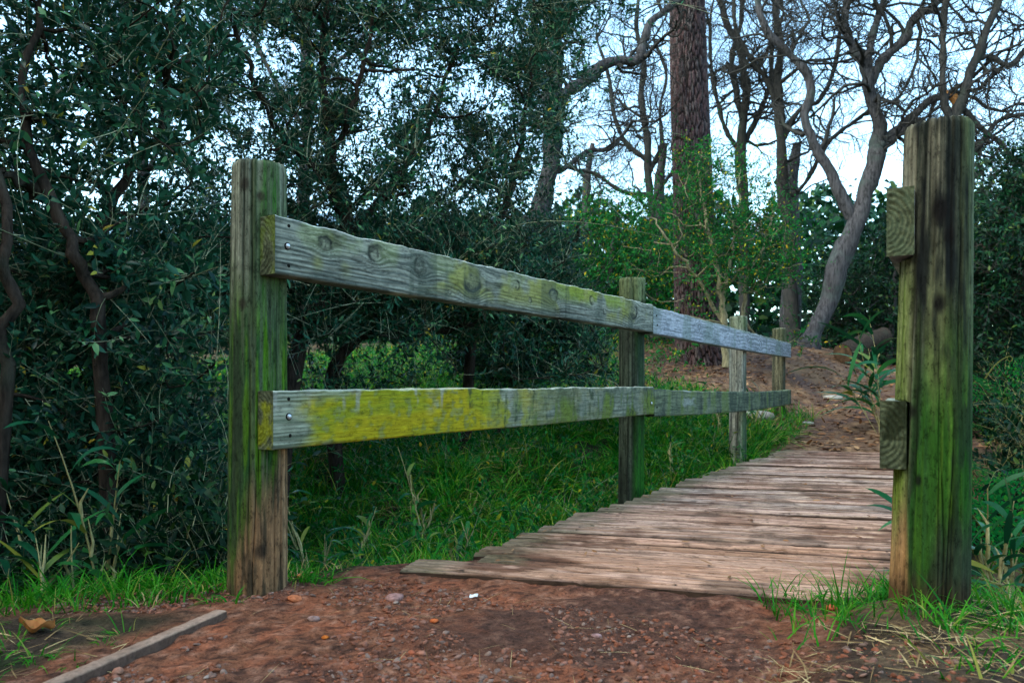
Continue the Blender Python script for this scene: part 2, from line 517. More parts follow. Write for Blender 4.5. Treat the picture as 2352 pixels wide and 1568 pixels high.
def greyw(g, g2, a=S(150, 146, 130), b=S(78, 80, 70)):
    c = mixc(np.broadcast_to(a, g.shape + (3,)), b, sst(.42, .68, g))
    return mixc(c, b * .6, sst(.55, .75, g2) * .6)


def paint_left(T, Z, g, g2, cr, sd):
    n = fbm(np.cos(T) * 2, np.sin(T) * 2, Z * 3.5, sd + 50, 4)
    n2 = fbm(np.cos(T) * 6, np.sin(T) * 6, Z * 7, sd + 51, 4)
    c = greyw(g, g2, S(134, 136, 118), S(64, 70, 58))
    c = mixc(c, S(60, 78, 46), sst(.35, .6, n) * sst(-.7, .1, T) * .8)
    c = mixc(c, S(46, 104, 26), sst(.5, .66, n2) * sst(-.2, .4, T) * sst(1.3, .8, T) * .75)
    green = sst(.86, .62, Z + (n - .5) * .25) * sst(.02, .2, Z + (n - .5) * .3 + .2 * sst(-.3, -.9, T) - .1 * sst(.0, .9, T))
    gc = mixc(np.broadcast_to(S(26, 66, 24), T.shape + (3,)), S(62, 100, 10), sst(.42, .6, n2))
    gc = mixc(gc, S(78, 84, 66), sst(.5, .66, g) * .7)
    gc = mixc(gc, S(26, 40, 26), sst(.52, .66, fbm(np.cos(T) * 3, np.sin(T) * 3, Z * 5, sd + 60, 4)) * .8)
    c = mixc(c, gc, green * .92)
    dirt = sst(.33, .13, Z + (n - .5) * .22 - .16 * sst(.1, .9, T) + .2 * sst(-.4, -.95, T))
    dc = mixc(np.broadcast_to(S(130, 98, 70), T.shape + (3,)), S(70, 58, 44), sst(.42, .58, n2))
    dc = mixc(dc, S(166, 132, 98), sst(.55, .7, g) * .6)
    c = mixc(c, dc, dirt)
    c = mixc(c, S(40, 52, 36), sst(.55, .7, n) * sst(-1.0, -1.5, T) * .6)
    for (kt, kz, r) in ((-.55, 1.03, .02), (.05, 1.0, .016), (.1, .11, .024), (-.6, .73, .018)):
        d = np.sqrt(((T - kt) * .07) ** 2 + ((Z - kz) * .8) ** 2)
        c = mixc(c, S(42, 36, 30), sst(r, r * .3, d) * .85)
    return c


def paint_right(T, Z, g, g2, cr, sd):
    n = fbm(np.cos(T) * 2, np.sin(T) * 2, Z * 3, sd + 50, 4)
    n2 = fbm(np.cos(T) * 5, np.sin(T) * 5, Z * 9, sd + 51, 4)
    c = greyw(g, g2, S(126, 122, 104), S(62, 64, 52))
    c = mixc(c, S(118, 128, 66), sst(.45, .62, n) * sst(1.0, .5, Z) * .8)
    c = mixc(c, S(74, 86, 54), sst(.25, .8, T) * .85)
    n3 = fbm(np.cos(T) * 3, np.sin(T) * 3, Z * 4.5, sd + 52, 4)
    w = T - .2 + (n3 - .5) * 1.5 + (n2 - .5) * .5
    stain = sst(.95, .5, np.abs(w)) * sst(.5, .68, Z + (n - .5) * .3)
    c = mixc(c, S(24, 28, 28), np.clip(stain * (.74 + 1.3 * (g - .5) + 1.7 * (n2 - .5)), 0, .96))
    c = mixc(c, S(60, 68, 58), sst(.48, .6, n2) * sst(.95, 1.1, Z) * sst(.9, .1, np.abs(T - .1)) * .7)
    green = sst(.74, .46, Z + (n - .5) * .3 + .25 * sst(-.2, -.9, T)) * sst(-1.1, -.5, T)
    gc = mixc(np.broadcast_to(S(18, 72, 12), T.shape + (3,)), S(66, 100, 26), sst(.5, .72, g))
    gc = mixc(gc, S(20, 42, 22), sst(.45, .6, n2) * .85)
    c = mixc(c, gc, green * .9)
    c = mixc(c, S(100, 122, 40), sst(-.55, -.85, T) * sst(.2, .3, Z) * sst(.84, .7, Z) * (.4 + .6 * n))
    c = mixc(c, S(48, 54, 42), sst(.3, .16, Z) * sst(-.2, .3, T) * .85)
    dirt = sst(.34, .12, Z + (n - .5) * .25 + .5 * sst(-.75, -.2, T))
    c = mixc(c, S(170, 126, 84), dirt * .85)
    c = mixc(c, S(60, 44, 32), sst(.16, .08, Z + (n - .5) * .06) * .8)
    for (kt, kz, r) in ((.06, .88, .03), (.33, .83, .02), (-.62, .47, .018), (.1, .69, .02), (-.35, .33, .012)):
        d = np.sqrt(((T - kt) * .08) ** 2 + ((Z - kz) * .7) ** 2)
        c = mixc(c, S(22, 20, 20), sst(r, r * .3, d) * .9)
    seam = sst(.022, .006, np.abs(T - .12 - (.6 - Z) * .16 + (n - .5) * .06)) * sst(.66, .58, Z)
    return c * (1 - .8 * seam[..., None])


def paint_mid(base, dark, gr, tops):
    def f(T, Z, g, g2, cr, sd):
        n = fbm(np.cos(T) * 2.5, np.sin(T) * 2.5, Z * 4, sd + 50, 4)
        c = greyw(g, g2, base, dark)
        c = mixc(c, S(112, 124, 84), sst(.95, 1.0, Z) * .6 * tops)
        green = sst(.55, .2, Z + (n - .5) * .4) * sst(-.1, .5, T + (n - .5) * .6) + .5 * sst(.5, .65, n) * sst(-.2, .3, T)
        c = mixc(c, S(34, 92, 20), np.clip(green, 0, 1) * gr)
        c = mixc(c, S(36, 40, 36), sst(.5, .62, n) * .55)
        return c
    return f


def wood_rail(name, parent, A, B, top, H, T, seed, paint, NL=520, NH=46, bow=0.0):
    """a sawn board from A to B (x,y pairs of its centre line; a list bends), top = heights along it"""
    pts = np.array([A] + ([bow] if isinstance(bow, np.ndarray) else []) + [B])
    q = np.linspace(0, 1, len(pts)); tt = np.linspace(0, 1, NL)
    if len(pts) == 3:
        c = (1 - tt)[:, None] ** 2 * pts[0] + 2 * ((1 - tt) * tt)[:, None] * (2 * pts[1] - .5 * (pts[0] + pts[2])) + (tt ** 2)[:, None] * pts[2]
    else:
        c = pts[0] + (pts[1] - pts[0]) * tt[:, None]
    tz = np.interp(tt, np.linspace(0, 1, len(top)), top)
    if len(top) == 3:
        tz = (1 - tt) ** 2 * top[0] + 2 * (1 - tt) * tt * (2 * top[1] - .5 * (top[0] + top[2])) + tt ** 2 * top[2]
    tg = unit(np.gradient(c, axis=0)); nn = np.stack([tg[:, 1], -tg[:, 0]], -1)
    ln = np.concatenate([[0], np.cumsum(np.linalg.norm(np.diff(c, axis=0), axis=1))])
    # section loop: front face (inner side, +nn) bottom->top, top, back top->bottom, bottom
    e = .004
    fv = np.linspace(e, H - e, NH)
    sec = [(T / 2, v) for v in fv] + [(T / 2 - e, H)] + [(u, H) for u in np.linspace(T / 2 - 2 * e, -T / 2 + 2 * e, 6)] + [(-T / 2 + e, H)] + \
          [(-T / 2, v) for v in fv[::-4]] + [(-T / 2 + e, 0)] + [(u, 0) for u in np.linspace(-T / 2 + 2 * e, T / 2 - 2 * e, 6)] + [(T / 2 - e, 0)]
    sec = np.array(sec); NS = len(sec)
    SU, SV = sec[:, 0][None].repeat(NL, 0), sec[:, 1][None].repeat(NL, 0)
    LN = ln[:, None].repeat(NS, 1)
    col, bump = paint(LN, SV, SU, ln[-1], H, seed)
    edge = sst(.02, 0, H - SV) * (fbm(LN * 14, SU * 20, seed=seed + 7, oct=3) - .62) * .014
    wav = (fbm(LN * 2.2, SU * 0, seed=seed + 8, oct=2) - .5) * .006
    out = (SU > T / 2 - 1e-4)
    SU2 = SU + np.where(out, bump, 0)
    X = c[:, :1] + nn[:, :1] * SU2; Y = c[:, 1:] + nn[:, 1:] * SU2
    Z = tz[:, None] - H + SV + edge * (SV > H * .8) + wav
    a = Acc()
    F = grid_faces(NL, NS)
    wrap = np.stack([np.arange(NL - 1) * NS + NS - 1, np.arange(1, NL) * NS + NS - 1, np.arange(1, NL) * NS, np.arange(NL - 1) * NS], -1)
    a.add(np.stack([X, Y, Z], -1), F, wrap, col=col.reshape(-1, 3))
    # end grain
    for k, sg in ((0, -1), (NL - 1, 1)):
        nu, nv = 22, 44
        u = np.linspace(T / 2, -T / 2, nu); v = np.linspace(0, H, nv)
        UU, VV = np.meshgrid(u, v, indexing='ij')
        rg = np.sqrt((UU + T * .55) ** 2 + ((VV - H * .48) * .8) ** 2) + (fbm(UU * 40, VV * 40, seed=seed + 3) - .5) * .008
        rn = .5 + .5 * np.sin(rg * 2 * math.pi / .0095)
        ro = (fbm(UU * 120, VV * 120, seed=seed + 4, oct=3) - .5)
        ec = mixc(np.broadcast_to(S(104, 110, 84), UU.shape + (3,)), S(34, 44, 30), rn * .65)
        m = fbm(UU * 30, VV * 22, seed=seed + 5)
        ec = mixc(ec, EG[0], sst(.4, .6, m) * EG[1])
        ec = mixc(ec, S(40, 46, 34), sst(.5, .3, m) * .5)
        dep = (rn - .5) * .0025 + ro * .004
        inset = np.minimum(np.minimum(T / 2 - np.abs(UU), VV), H - VV) < .003
        dep = np.where(inset, 0, dep)
        Xe = c[k, 0] + nn[k, 0] * UU + tg[k, 0] * sg * (dep + .001); Ye = c[k, 1] + nn[k, 1] * UU + tg[k, 1] * sg * (dep + .001)
        Ze = tz[k] - H + VV + np.broadcast_to(wav[k, 0], VV.shape)
        Fe = grid_faces(nu, nv)
        a.add(np.stack([Xe, Ye, Ze], -1), Fe[:, ::-1] if sg < 0 else Fe, col=ec.reshape(-1, 3))
    o = a.build(name, M['railwood'], parent)
    return o, c, tg, nn, tz, ln


EG = [S(84, 100, 40), .75]


def knotted(LN, V, knots):
    v = V.copy(); ring = np.zeros_like(V); core = np.zeros_like(V)
    for (kl, kv, r, st_) in knots:
        dx = (LN - kl) / 1.25; dz = V - kv
        d = np.sqrt(dx ** 2 + dz ** 2) + 1e-5
        v = v + dz / d * (-st_) * r * np.exp(-(d / (r * 2.0)) ** 2)
        ph = np.arctan2(dz, dx); wr = r * (1 + .5 * (fbm(np.cos(ph) * 1.6 + kl * 9, np.sin(ph) * 1.6, seed=31, oct=3) - .5))
        ring = np.maximum(ring, np.exp(-((d - wr) / (r * .26)) ** 2) * np.clip(.75 + .9 * np.cos(ph - 5 * kl - .6), .12, 1.2))
        core = np.maximum(core, sst(r, r * .6, d))
    return v, ring, core


def paint_upper1(LN, V, Uo, L, H, sd):
    kn = [(.17, .100, .019, 1.0), (.37, .104, .022, 1.2), (.58, .092, .026, 1.2), (.86, .078, .036, 1.5), (1.15, .098, .016, .9), (1.25, .05, .010, .6), (1.44, .086, .025, 1.2), (1.8, .10, .018, .8), (1.93, .06, .012, .8), (2.27, .085, .034, 1.3), (.73, .03, .008, .5)]
    w = (fbm(LN * 3.0, V * 4, seed=sd, oct=3) - .5) * .03 * sst(.12, .03, V)
    v, ring, core = knotted(LN, V, kn)
    v = v + w
    n1 = fbm(LN * 4, V * 8, seed=sd + 1); n2 = fbm(LN * 11, V * 60, seed=sd + 2, oct=3); ng = fbm(LN * 6, v * 330, seed=sd + 3, oct=3)
    lines = .5 + .5 * np.sin(v * 2 * math.pi / .0125 + 3 * n1)
    lines = lines ** 2 * sst(.098, .055, V) * (.5 + .7 * vnoise(LN * 2.5, v * 80, seed=sd + 9))
    c = mixc(np.broadcast_to(S(146, 146, 132), V.shape + (3,)), S(92, 96, 88), sst(.4, .65, ng))
    yel = sst(.48, .62, fbm(LN * 5, V * 6, seed=sd + 5)) * sst(.0, .06, V) * .85
    c = mixc(c, S(142, 140, 70), yel * .95)
    c = mixc(c, S(122, 136, 44), sst(.5, .64, fbm(LN * 7, V * 9, seed=sd + 6)) * sst(.05, .11, V) * (.35 + .6 * sst(1.2, 1.7, LN)) * .8)
    c = mixc(c, S(40, 44, 40), np.clip(lines, 0, 1) * .68)
    c = mixc(c, S(46, 50, 44), np.clip(ring * .85 * (.5 + n2), 0, 1))
    c = mixc(c, S(150, 146, 130), core * .3)
    c = mixc(c, S(60, 60, 54), core * sst(.5, .66, fbm(LN * 60, V * 60, seed=sd + 7, oct=3)) * .8)
    drip = sst(.58, .68, fbm(LN * 16, V * 1.2, seed=sd + 8)) * .5
    c = mixc(c, S(66, 76, 66), drip)
    ck = np.clip(1 - np.abs(fbm(LN * 1.2, v * 26, seed=sd + 10, oct=2) - .5) * 30, 0, 1) * sst(.5, .6, n1)
    c = c * (1 - .55 * ck[..., None])
    c = mixc(c, S(196, 200, 190), sst(H - .003, H, V) * .75)
    bump = (ng - .5) * .0016 - lines * .0016 - ring * .001 - ck * .002
    return c, bump


def paint_lower1(LN, V, Uo, L, H, sd):
    n1 = fbm(LN * 4, V * 9, seed=sd + 1); ng = fbm(LN * 5, V * 300, seed=sd + 3, oct=3)
    vw = V + (fbm(LN * 1.6, V * 3, seed=sd, oct=2) - .5) * .02
    lines = (.5 + .5 * np.sin(vw * 2 * math.pi / .011)) ** 2 * sst(.055, .03, np.minimum(V, H - V)) * sst(1.0, .3, LN)
    c = mixc(np.broadcast_to(S(150, 152, 132), V.shape + (3,)), S(104, 110, 92), sst(.4, .65, ng))
    dr = .6 * fbm(LN * 13, V * 2.5, seed=sd + 4, oct=4) + .4 * fbm(LN * 34, V * 14, seed=sd + 24, oct=3)
    patch = fbm(LN * 5.5, V * 10, seed=sd + 5, oct=4)
    far = sst(.85, 1.5, LN + (dr - .5) * .5)
    moss = sst(.06, .16, LN + (patch - .5) * .16) * (1 - far * .85)
    moss = moss * sst(.34, .48, patch + .18 * sst(.28, .4, LN) * (1 - far) + .1 * sst(.2, .12, V / H) - .06 * (far))
    moss = moss * (1 - .8 * sst(.75, .95, V / H) * sst(.34, .2, LN))
    mc = mixc(np.broadcast_to(S(162, 144, 6), V.shape + (3,)), S(136, 138, 16), sst(.4, .6, n1))
    mc = mixc(mc, S(172, 156, 30), sst(.5, .7, ng) * .5)
    mott = fbm(LN * 40, V * 45, seed=sd + 14, oct=4)
    mc = mixc(mc, S(104, 116, 24), sst(.46, .7, mott) * .5)
    moss_b = sst(.62, .7, mott)
    c = mixc(c, S(70, 80, 74), far * (.35 + .6 * sst(.38, .66, dr)))
    c = mixc(c, S(60, 66, 58), np.clip(lines, 0, 1) * .4)
    c = mixc(c, mc, np.clip(moss * (1 - .25 * moss_b), 0, 1) * .95)
    c = mixc(c, S(104, 120, 44), sst(.47, .7, dr) * far * .8 * sst(.9, .5, V / H + (patch - .5)))
    sp = sst(.6, .72, fbm(LN * 26, V * 5, seed=sd + 6, oct=5)) * sst(.3, .5, LN) * sst(.35, .6, fbm(LN * 60, V * 60, seed=sd + 16, oct=3))
    c = mixc(c, S(52, 66, 46), sp * .8)
    c = mixc(c, S(150, 148, 136), sst(.62, .7, fbm(LN * 20, V * 9, seed=sd + 12, oct=3)) * (1 - far) * sst(.45, .8, V / H) * .7)
    c = mixc(c, S(196, 198, 180), sst(H - .003, H, V) * .6)
    bump = (ng - .5) * .0012 - lines * .0014 + moss * .0006 * (n1 - .3)
    return c, bump


def paint_upper2(LN, V, Uo, L, H, sd):
    kn = [(2.6, .07, .03, 1.2), (2.1, .09, .022, 1.0), (3.4, .08, .03, 1.3), (3.75, .07, .034, 1.2), (.8, .1, .02, 1), (1.4, .045, .02, 1)]
    v, ring, core = knotted(LN, V, kn)
    v = v + (fbm(LN * 2, V * 3, seed=sd, oct=3) - .5) * .05
    n1 = fbm(LN * 3, V * 9, seed=sd + 1); ng = fbm(LN * 5, v * 260, seed=sd + 3, oct=3)
    lines = (.5 + .5 * np.sin(v * 2 * math.pi / .03)) ** 4 * (.35 + .75 * sst(1.4, 2.2, LN))
    c = mixc(np.broadcast_to(S(174, 174, 182), V.shape + (3,)), S(118, 122, 128), sst(.42, .66, ng))  # base colour carries the bluish-white sky light on this rail
    c = mixc(c, S(84, 90, 90), np.clip(lines * 1.1, 0, 1) * .62)
    c = mixc(c, S(80, 84, 84), ring * .5)
    c = mixc(c, S(110, 124, 112), sst(.55, .7, fbm(LN * 9, V * 2, seed=sd + 4)) * .5)
    c = mixc(c, S(108, 122, 82), sst(H * .86, H, V + (n1 - .5) * .03) * .5)
    return c, (ng - .5) * .0014 - lines * .001


def paint_lower2(LN, V, Uo, L, H, sd):
    ng = fbm(LN * 5, V * 240, seed=sd + 3, oct=3)
    dr = .6 * fbm(LN * 9, V * 2, seed=sd + 4, oct=4) + .4 * fbm(LN * 26, V * 12, seed=sd + 24, oct=3); n1 = fbm(LN * 4, V * 12, seed=sd + 1)
    c = mixc(np.broadcast_to(S(116, 124, 100), V.shape + (3,)), S(78, 88, 70), sst(.42, .66, ng))
    c = mixc(c, S(56, 64, 60), sst(.46, .68, dr) * .75 * (.6 + .8 * n1))
    c = mixc(c, S(100, 116, 62), sst(.52, .34, dr) * .7 * (.5 + n1))
    c = mixc(c, S(150, 154, 150), sst(.6, .7, n1) * sst(1.2, .5, LN) * .6)
    return c, (ng - .5) * .0014


TH = .058; RH = .146; PR = .0715


def off(p, q, r=PR):
    return (r - .02 + TH / 2)


rail_thing = thing("bridge_railing", "weathered two rail timber railing with four round posts along the left bridge edge", "railing", (*P1, 0))
ps = POSTS
pp1 = wood_post("post", rail_thing, ps[0], -.35, 1.094, .0765, .068, (.004, 0), paint_left, flat=(NN, PR - .02), flat_z=((.372, .953),), seed=101, NT=210)
pp2 = wood_post("post", rail_thing, ps[1], -.8, 1.098, .072, .0685, (.003, 0), paint_mid(S(66, 76, 64), S(30, 38, 32), .9, 1), flat=(NN, PR - .02), flat_z=.97, seed=202, NT=72, NZ=200)
pp3 = wood_post("post", rail_thing, ps[2], -.7, 1.08, .073, .069, (0, 0), paint_mid(S(172, 170, 156), S(92, 90, 80), .6, 1), flat=(NN, PR - .02), flat_z=.95, seed=303, NT=60, NZ=160)
pp4 = wood_post("post", rail_thing, ps[3], -.4, 1.13, .073, .070, (0, 0), paint_mid(S(112, 106, 84), S(56, 56, 44), .6, .3), flat=(NN, PR - .02), flat_z=.96, seed=404, NT=60, NZ=160)
pp1["label"] = "nearest post, mossy green with dirt brown foot"
pp3["label"] = "pale grey flaking post"
o = off(0, 0)
d12 = unit(ps[1] - ps[0]); n12 = np.array([d12[1], -d12[0]])
d23 = unit(ps[2] - ps[1]); n23 = np.array([d23[1], -d23[0]])
d34 = unit(ps[3] - ps[2]); n34 = np.array([d34[1], -d34[0]])
A1 = ps[0] + n12 * o - d12 * .037; B1 = ps[1] + n12 * o + d12 * .028
r_u1 = wood_rail("upper_rail", rail_thing, A1, B1, [.947, .958], RH, TH, 11, paint_upper1)
r_u1[0]["label"] = "near upper rail, grey knotty wood with yellow lichen"
EG[0] = S(120, 126, 16); EG[1] = .8
r_l1 = wood_rail("lower_rail", rail_thing, A1 - d12 * .006, B1 + d12 * .02, [.515, .525], RH, TH, 23, paint_lower1)
r_l1[0]["label"] = "near lower rail covered in yellow green algae"
EG[0] = S(110, 120, 70); EG[1] = .5
A2 = ps[1] + n23 * (o + .002) + d23 * .036; M2 = ps[2] + unit(n23 + n34) * (o + .004); B2 = ps[3] + n34 * o + d34 * .07
r_u2 = wood_rail("upper_rail", rail_thing, A2, B2, [.95, .95, .978], RH, TH * .9, 37, paint_upper2, NL=420, NH=26, bow=M2)
r_u2[0]["label"] = "far upper rail, bare wood with bluish sky light painted in"
r_l2 = wood_rail("lower_rail", rail_thing, A2 + d23 * .02, B2, [.512, .488, .5], RH, TH * .9, 41, paint_lower2, NL=420, NH=26, bow=M2)
r_l2[0]["label"] = "far lower rail, grey with dark green streaks"


def disc(name, rail, l, v, r, proud, mat, dome=0.0):
    ob, c, tg, nn, tz, ln = rail
    k = int(np.searchsorted(ln, l))
    H = RH
    cen = np.array([c[k, 0] + nn[k, 0] * TH / 2, c[k, 1] + nn[k, 1] * TH / 2, tz[k] - H + v])
    tx = np.array([tg[k, 0], tg[k, 1], 0]); nz = np.array([nn[k, 0], nn[k, 1], 0]); up = np.array([0, 0, 1.0])
    an = np.arange(20) / 20 * 2 * math.pi
    rings = [(1, -.002), (1, proud * .6), (.85, proud), (.45, proud + dome * .7), (.02, proud + dome)]
    V = np.array([cen + nz * h + (tx * np.cos(a) + up * np.sin(a)) * r * f for f, h in rings for a in an])
    a = Acc(); F = grid_faces(len(rings), 20)
    F = np.concatenate([F, np.array([[i * 20 + 19, (i + 1) * 20 + 19, (i + 1) * 20, i * 20] for i in range(len(rings) - 1)])])
    a.add(V, F)
    return a.build(name, mat, ob)


for rail, ls in ((r_u1, ((.035, .075),)), (r_l1, ((.045, .078), (r_l1[5][-1] - .045, .06)))):
    for l, v in ls:
        disc("washer", rail, l, v, .0095, .0022, M['hole'])
        disc("bolt", rail, l, v, .0068, .0045, M['steel'], dome=.003)
for rail, l, v in ((r_u1, .04, .127), (r_u1, .04, .026), (r_l1, .05, .03), (r_l1, .046, .122), (r_u2, .04, .1), (r_u2, .05, .05), (r_l2, .03, .05), (r_u1, r_u1[5][-1] - .04, .1)):
    disc("bolt_hole", rail, l, v, .0045, .0012, M['hole'])

# the railing on the right: seen end on
rr_thing = thing("bridge_railing", "thick dark stained round post with two cut rail ends, right railing seen end on", "railing", (*RP, 0))
rp = wood_post("post", rr_thing, RP, -.3, 1.072, .080, .0655, (.022, .0), paint_right, flat=(-NN, .040), flat_z=((.79, .938), (.348, .492)), seed=515, NT=230, NZ=340)
rp["label"] = "thick cracked post, mossy green below and stained black above"
RPc = [RP, RP + U * 2.5 - NN * .035, RP + U * 4.7 - NN * .05]
for k, p_ in enumerate(RPc[1:]):
    wood_post("post", rr_thing, p_, -.8, 1.07, .07, .067, (0, 0), paint_mid(S(110, 112, 96), S(60, 64, 54), .6, 1), flat=(-NN, .05), flat_z=.93, seed=611 + k, NT=40, NZ=80)
EG[0] = S(70, 84, 64); EG[1] = .5
ro_ = .016 + .052 / 2
ra = RP - NN * ro_ - U * .055
ru = wood_rail("upper_rail", rr_thing, ra, RPc[2] - NN * .076 + U * .07, [.937, .95], .142, .052, 53, paint_upper2, NL=300, NH=20)
EG[0] = S(34, 40, 24); EG[1] = .9
rl = wood_rail("lower_rail", rr_thing, ra - NN * .014, RPc[2] - NN * .08 + U * .07, [.492, .5], .142, .05, 67, paint_lower2, NL=300, NH=20)
rl[0]["label"] = "lower rail with blackened chipped end"
# nail in the upper rail's end
EG[0] = S(116, 124, 50)

# ---------------------------------------------------------------- bridge deck
def build_deck():
    th = thing("footbridge", "low footbridge deck of worn sandy planks laid across two beams", "footbridge", (.9, 4.2, 0))
    a = Acc()
    o0 = np.array([-.317, 2.195])
    k = 0; w = 0.0
    left_line = lambda p: None
    rg = np.random.default_rng(5)
    while w < 5.33:
        pw = rg.uniform(.105, .15)
        gap = rg.uniform(.004, .013)
        # where this plank's line meets the left and right edge lines of the deck
        c0 = o0 + WP * (w + pw / 2)
        # left edge runs along U from o0; solve c0 + W*l = o0 + U*m
        A = np.array([[W_[0], -U[0]], [W_[1], -U[1]]])
        l, m = np.linalg.solve(A, o0 - c0)
        l0 = l + rg.normal() * .018 + (.06 * rg.random() if w < .5 else 0)
        l1 = l + 1.33 + rg.normal() * .02
        if k == 0: l0 = 0.0
        if k == 1: l0 += .05
        NLp, NWp = 200, 36
        ll = np.linspace(l0, l1, NLp); ww = np.linspace(-pw / 2, pw / 2, NWp)
        LL, WW = np.meshgrid(ll, ww, indexing='ij')
        wob = (fbm(LL * 3, WW * 0 + k * 3.1, seed=71, oct=3) - .5) * .014
        rag = np.where(np.abs(WW) > pw / 2 - 1e-6, (fbm(LL * 9, WW * 0 + k * 7.7, seed=72, oct=3) - .5) * .016, 0)
        X = o0[0] + WP[0] * (w + pw / 2 + WW + wob + rag) + W_[0] * LL
        Y = o0[1] + WP[1] * (w + pw / 2 + WW + wob + rag) + W_[1] * LL
        g = fbm(LL * 2.4, WW * 90 + wob * 300 + k * 11, seed=73, oct=4)
        g2 = fbm(LL * 5, WW * 240 + k * 5, seed=74, oct=3)
        fis = np.clip(1 - np.abs(fbm(LL * 1.1, WW * 26 + wob * 90 + k * 9.3, seed=75, oct=3) - .5) * 17, 0, 1) * sst(.36, .5, fbm(LL * 2.5, WW * 8 + k * 2.2, seed=76, oct=2))
        for q in range(4):
            v0 = rg.uniform(-.42, .42) * pw
            wl = (fbm(LL * 2.2, WW * 0 + q * 5.3 + k, seed=85, oct=2) - .5) * .03
            fis = np.maximum(fis, np.exp(-((WW - v0 - wl) / .0028) ** 2) * sst(.4, .52, fbm(LL * 2.4, WW * 0 + q * 9.1 + k * 3, seed=86, oct=2)))
        e = 1 - sst(0, .011, pw / 2 - np.abs(WW))
        Z = .002 + rg.normal() * .004 + rg.normal() * .003 * (LL - .6) + (g - .5) * .008 - fis * .009 - e * .006 - .0015 * sst(pw * .2, pw * .5, np.abs(WW))
        Z = Z - .006 * sst(l0 + .1, l0, LL) * rg.random()
        dust = fbm(X * 3, Y * 3, seed=77); dust2 = fbm(X * 13, Y * 13, seed=78)
        hue = rg.random()
        base = S(180, 144, 126) * (1 - hue) + S(172, 154, 144) * hue
        base = base * rg.uniform(.68, 1.14)
        c = mixc(np.broadcast_to(base, LL.shape + (3,)), S(96, 72, 60), sst(.42, .64, g) * .85)
        c = mixc(c, S(206, 176, 150), sst(.55, .72, g2) * .45)
        near = sst(1.6, .2, w)
        c = mixc(c, S(188, 134, 100), near * .45)
        c = mixc(c, S(98, 66, 50), sst(.53, .68, dust + near * .04) * (.55 + .3 * near) * sst(.35, .6, dust2 + .15))
        c = mixc(c, S(70, 58, 50), sst(.62, .72, fbm(X * 5, Y * 5, seed=79)) * .55)
        c = mixc(c, S(40, 32, 28), np.clip(fis * .9 + e * .75, 0, 1))
        for nl in (.14 + .02 * rg.random(), .72 + .03 * rg.random(), 1.2):
            for nv_ in (-.28, .27):
                nd_ = np.sqrt((LL - l - nl) ** 2 + (WW - pw * nv_ + .008 * (rg.random() - .5)) ** 2)
                c = mixc(c, S(46, 40, 40), sst(.0075, .004, nd_) * .85)
        edge_l = sst(.22, .03, LL - l0 + (dust2 - .5) * .25)
        c = mixc(c, S(96, 94, 70), edge_l * .6)
        V = np.stack([X, Y, Z], -1)
        a.add(V, grid_faces(NLp, NWp)[:, ::-1], col=c.reshape(-1, 3))
        # sides and ends of the plank
        for jj, flip in ((0, False), (NWp - 1, True)):
            T_ = V[:, jj]; B_ = T_ - np.array([0, 0, .036])
            q = np.stack([T_, B_], 1)
            Fs = grid_faces(NLp, 2)
            a.add(q, Fs if flip else Fs[:, ::-1], col=np.broadcast_to(S(70, 54, 44), (NLp * 2, 3)))
        for ii, flip in ((0, True), (NLp - 1, False)):
            T_ = V[ii]; B_ = T_ - np.array([0, 0, .036])
            a.add(np.stack([T_, B_], 1), grid_faces(NWp, 2) if flip else grid_faces(NWp, 2)[:, ::-1], col=np.broadcast_to(S(120, 104, 84), (NWp * 2, 3)))
        w += pw + gap; k += 1
    a.build("deck", M['deckwood'], th)
    for offn in (.22, 1.15):
        b = Acc()
        s0 = o0 + NN * offn + U * .3; s1 = o0 + NN * offn + U * 5.4
        cs = []
        for s_ in np.linspace(0, 1, 60):
            p = s0 + (s1 - s0) * s_
            for du, dz in ((-.05, -.045), (.05, -.045), (.05, -.2), (-.05, -.2)):
                cs.append([p[0] + NN[0] * du, p[1] + NN[1] * du, dz])
        F = grid_faces(60, 4); F2 = np.array([[i * 4 + 3, (i + 1) * 4 + 3, (i + 1) * 4, i * 4] for i in range(59)])
        b.add(np.array(cs), F, F2, np.array([[0, 1, 2, 3], [239, 238, 237, 236]]), col=S(70, 62, 50))
        b.build("beam", M['wood'], th)


build_deck()

# edging board in the near left corner
def edging():
    a = Acc()
    A = np.array([P(90, 1575, 1.32)[0], 1.33]); B = np.array([P(505, 1408, 1.78)[0], 1.785])
    A = A - (B - A) * .6
    d = unit(B - A); n = np.array([d[1], -d[0]])
    NL = 160; w = .034
    t = np.linspace(0, 1, NL); sec = [(-w / 2, -.06), (-w / 2, -.003), (-w / 2 + .003, 0), (0, .001), (w / 2 - .003, 0), (w / 2, -.003), (w / 2, -.06)]
    V = []; C = []
    for i in t:
        p = A + (B - A) * i
        zt = .006
        for u, v in sec:
            j = (vnoise(i * 60, u * 300, seed=4) - .5) * .003
            V.append([p[0] + n[0] * (u + j), p[1] + n[1] * (u + j), zt + v + j])
            C.append(S(146, 118, 100) * (.7 + .6 * vnoise(i * 14, u * 200, seed=5)) if abs(u) < w / 2 and v > -.01 else S(84, 64, 54))
    F = grid_faces(NL, 7)
    a.add(np.array(V), F[:, ::-1], np.array([[0, 1, 5, 6], [1, 2, 4, 5]]) , np.array([[0, 6, 5, 1], [1, 5, 4, 2]]) + (NL - 1) * 7, col=np.array(C))
    tag(a.build("edging_board", M['wood']), "narrow sandy timber edging board sunk along the dirt path in the near left corner", "edging board")


edging()

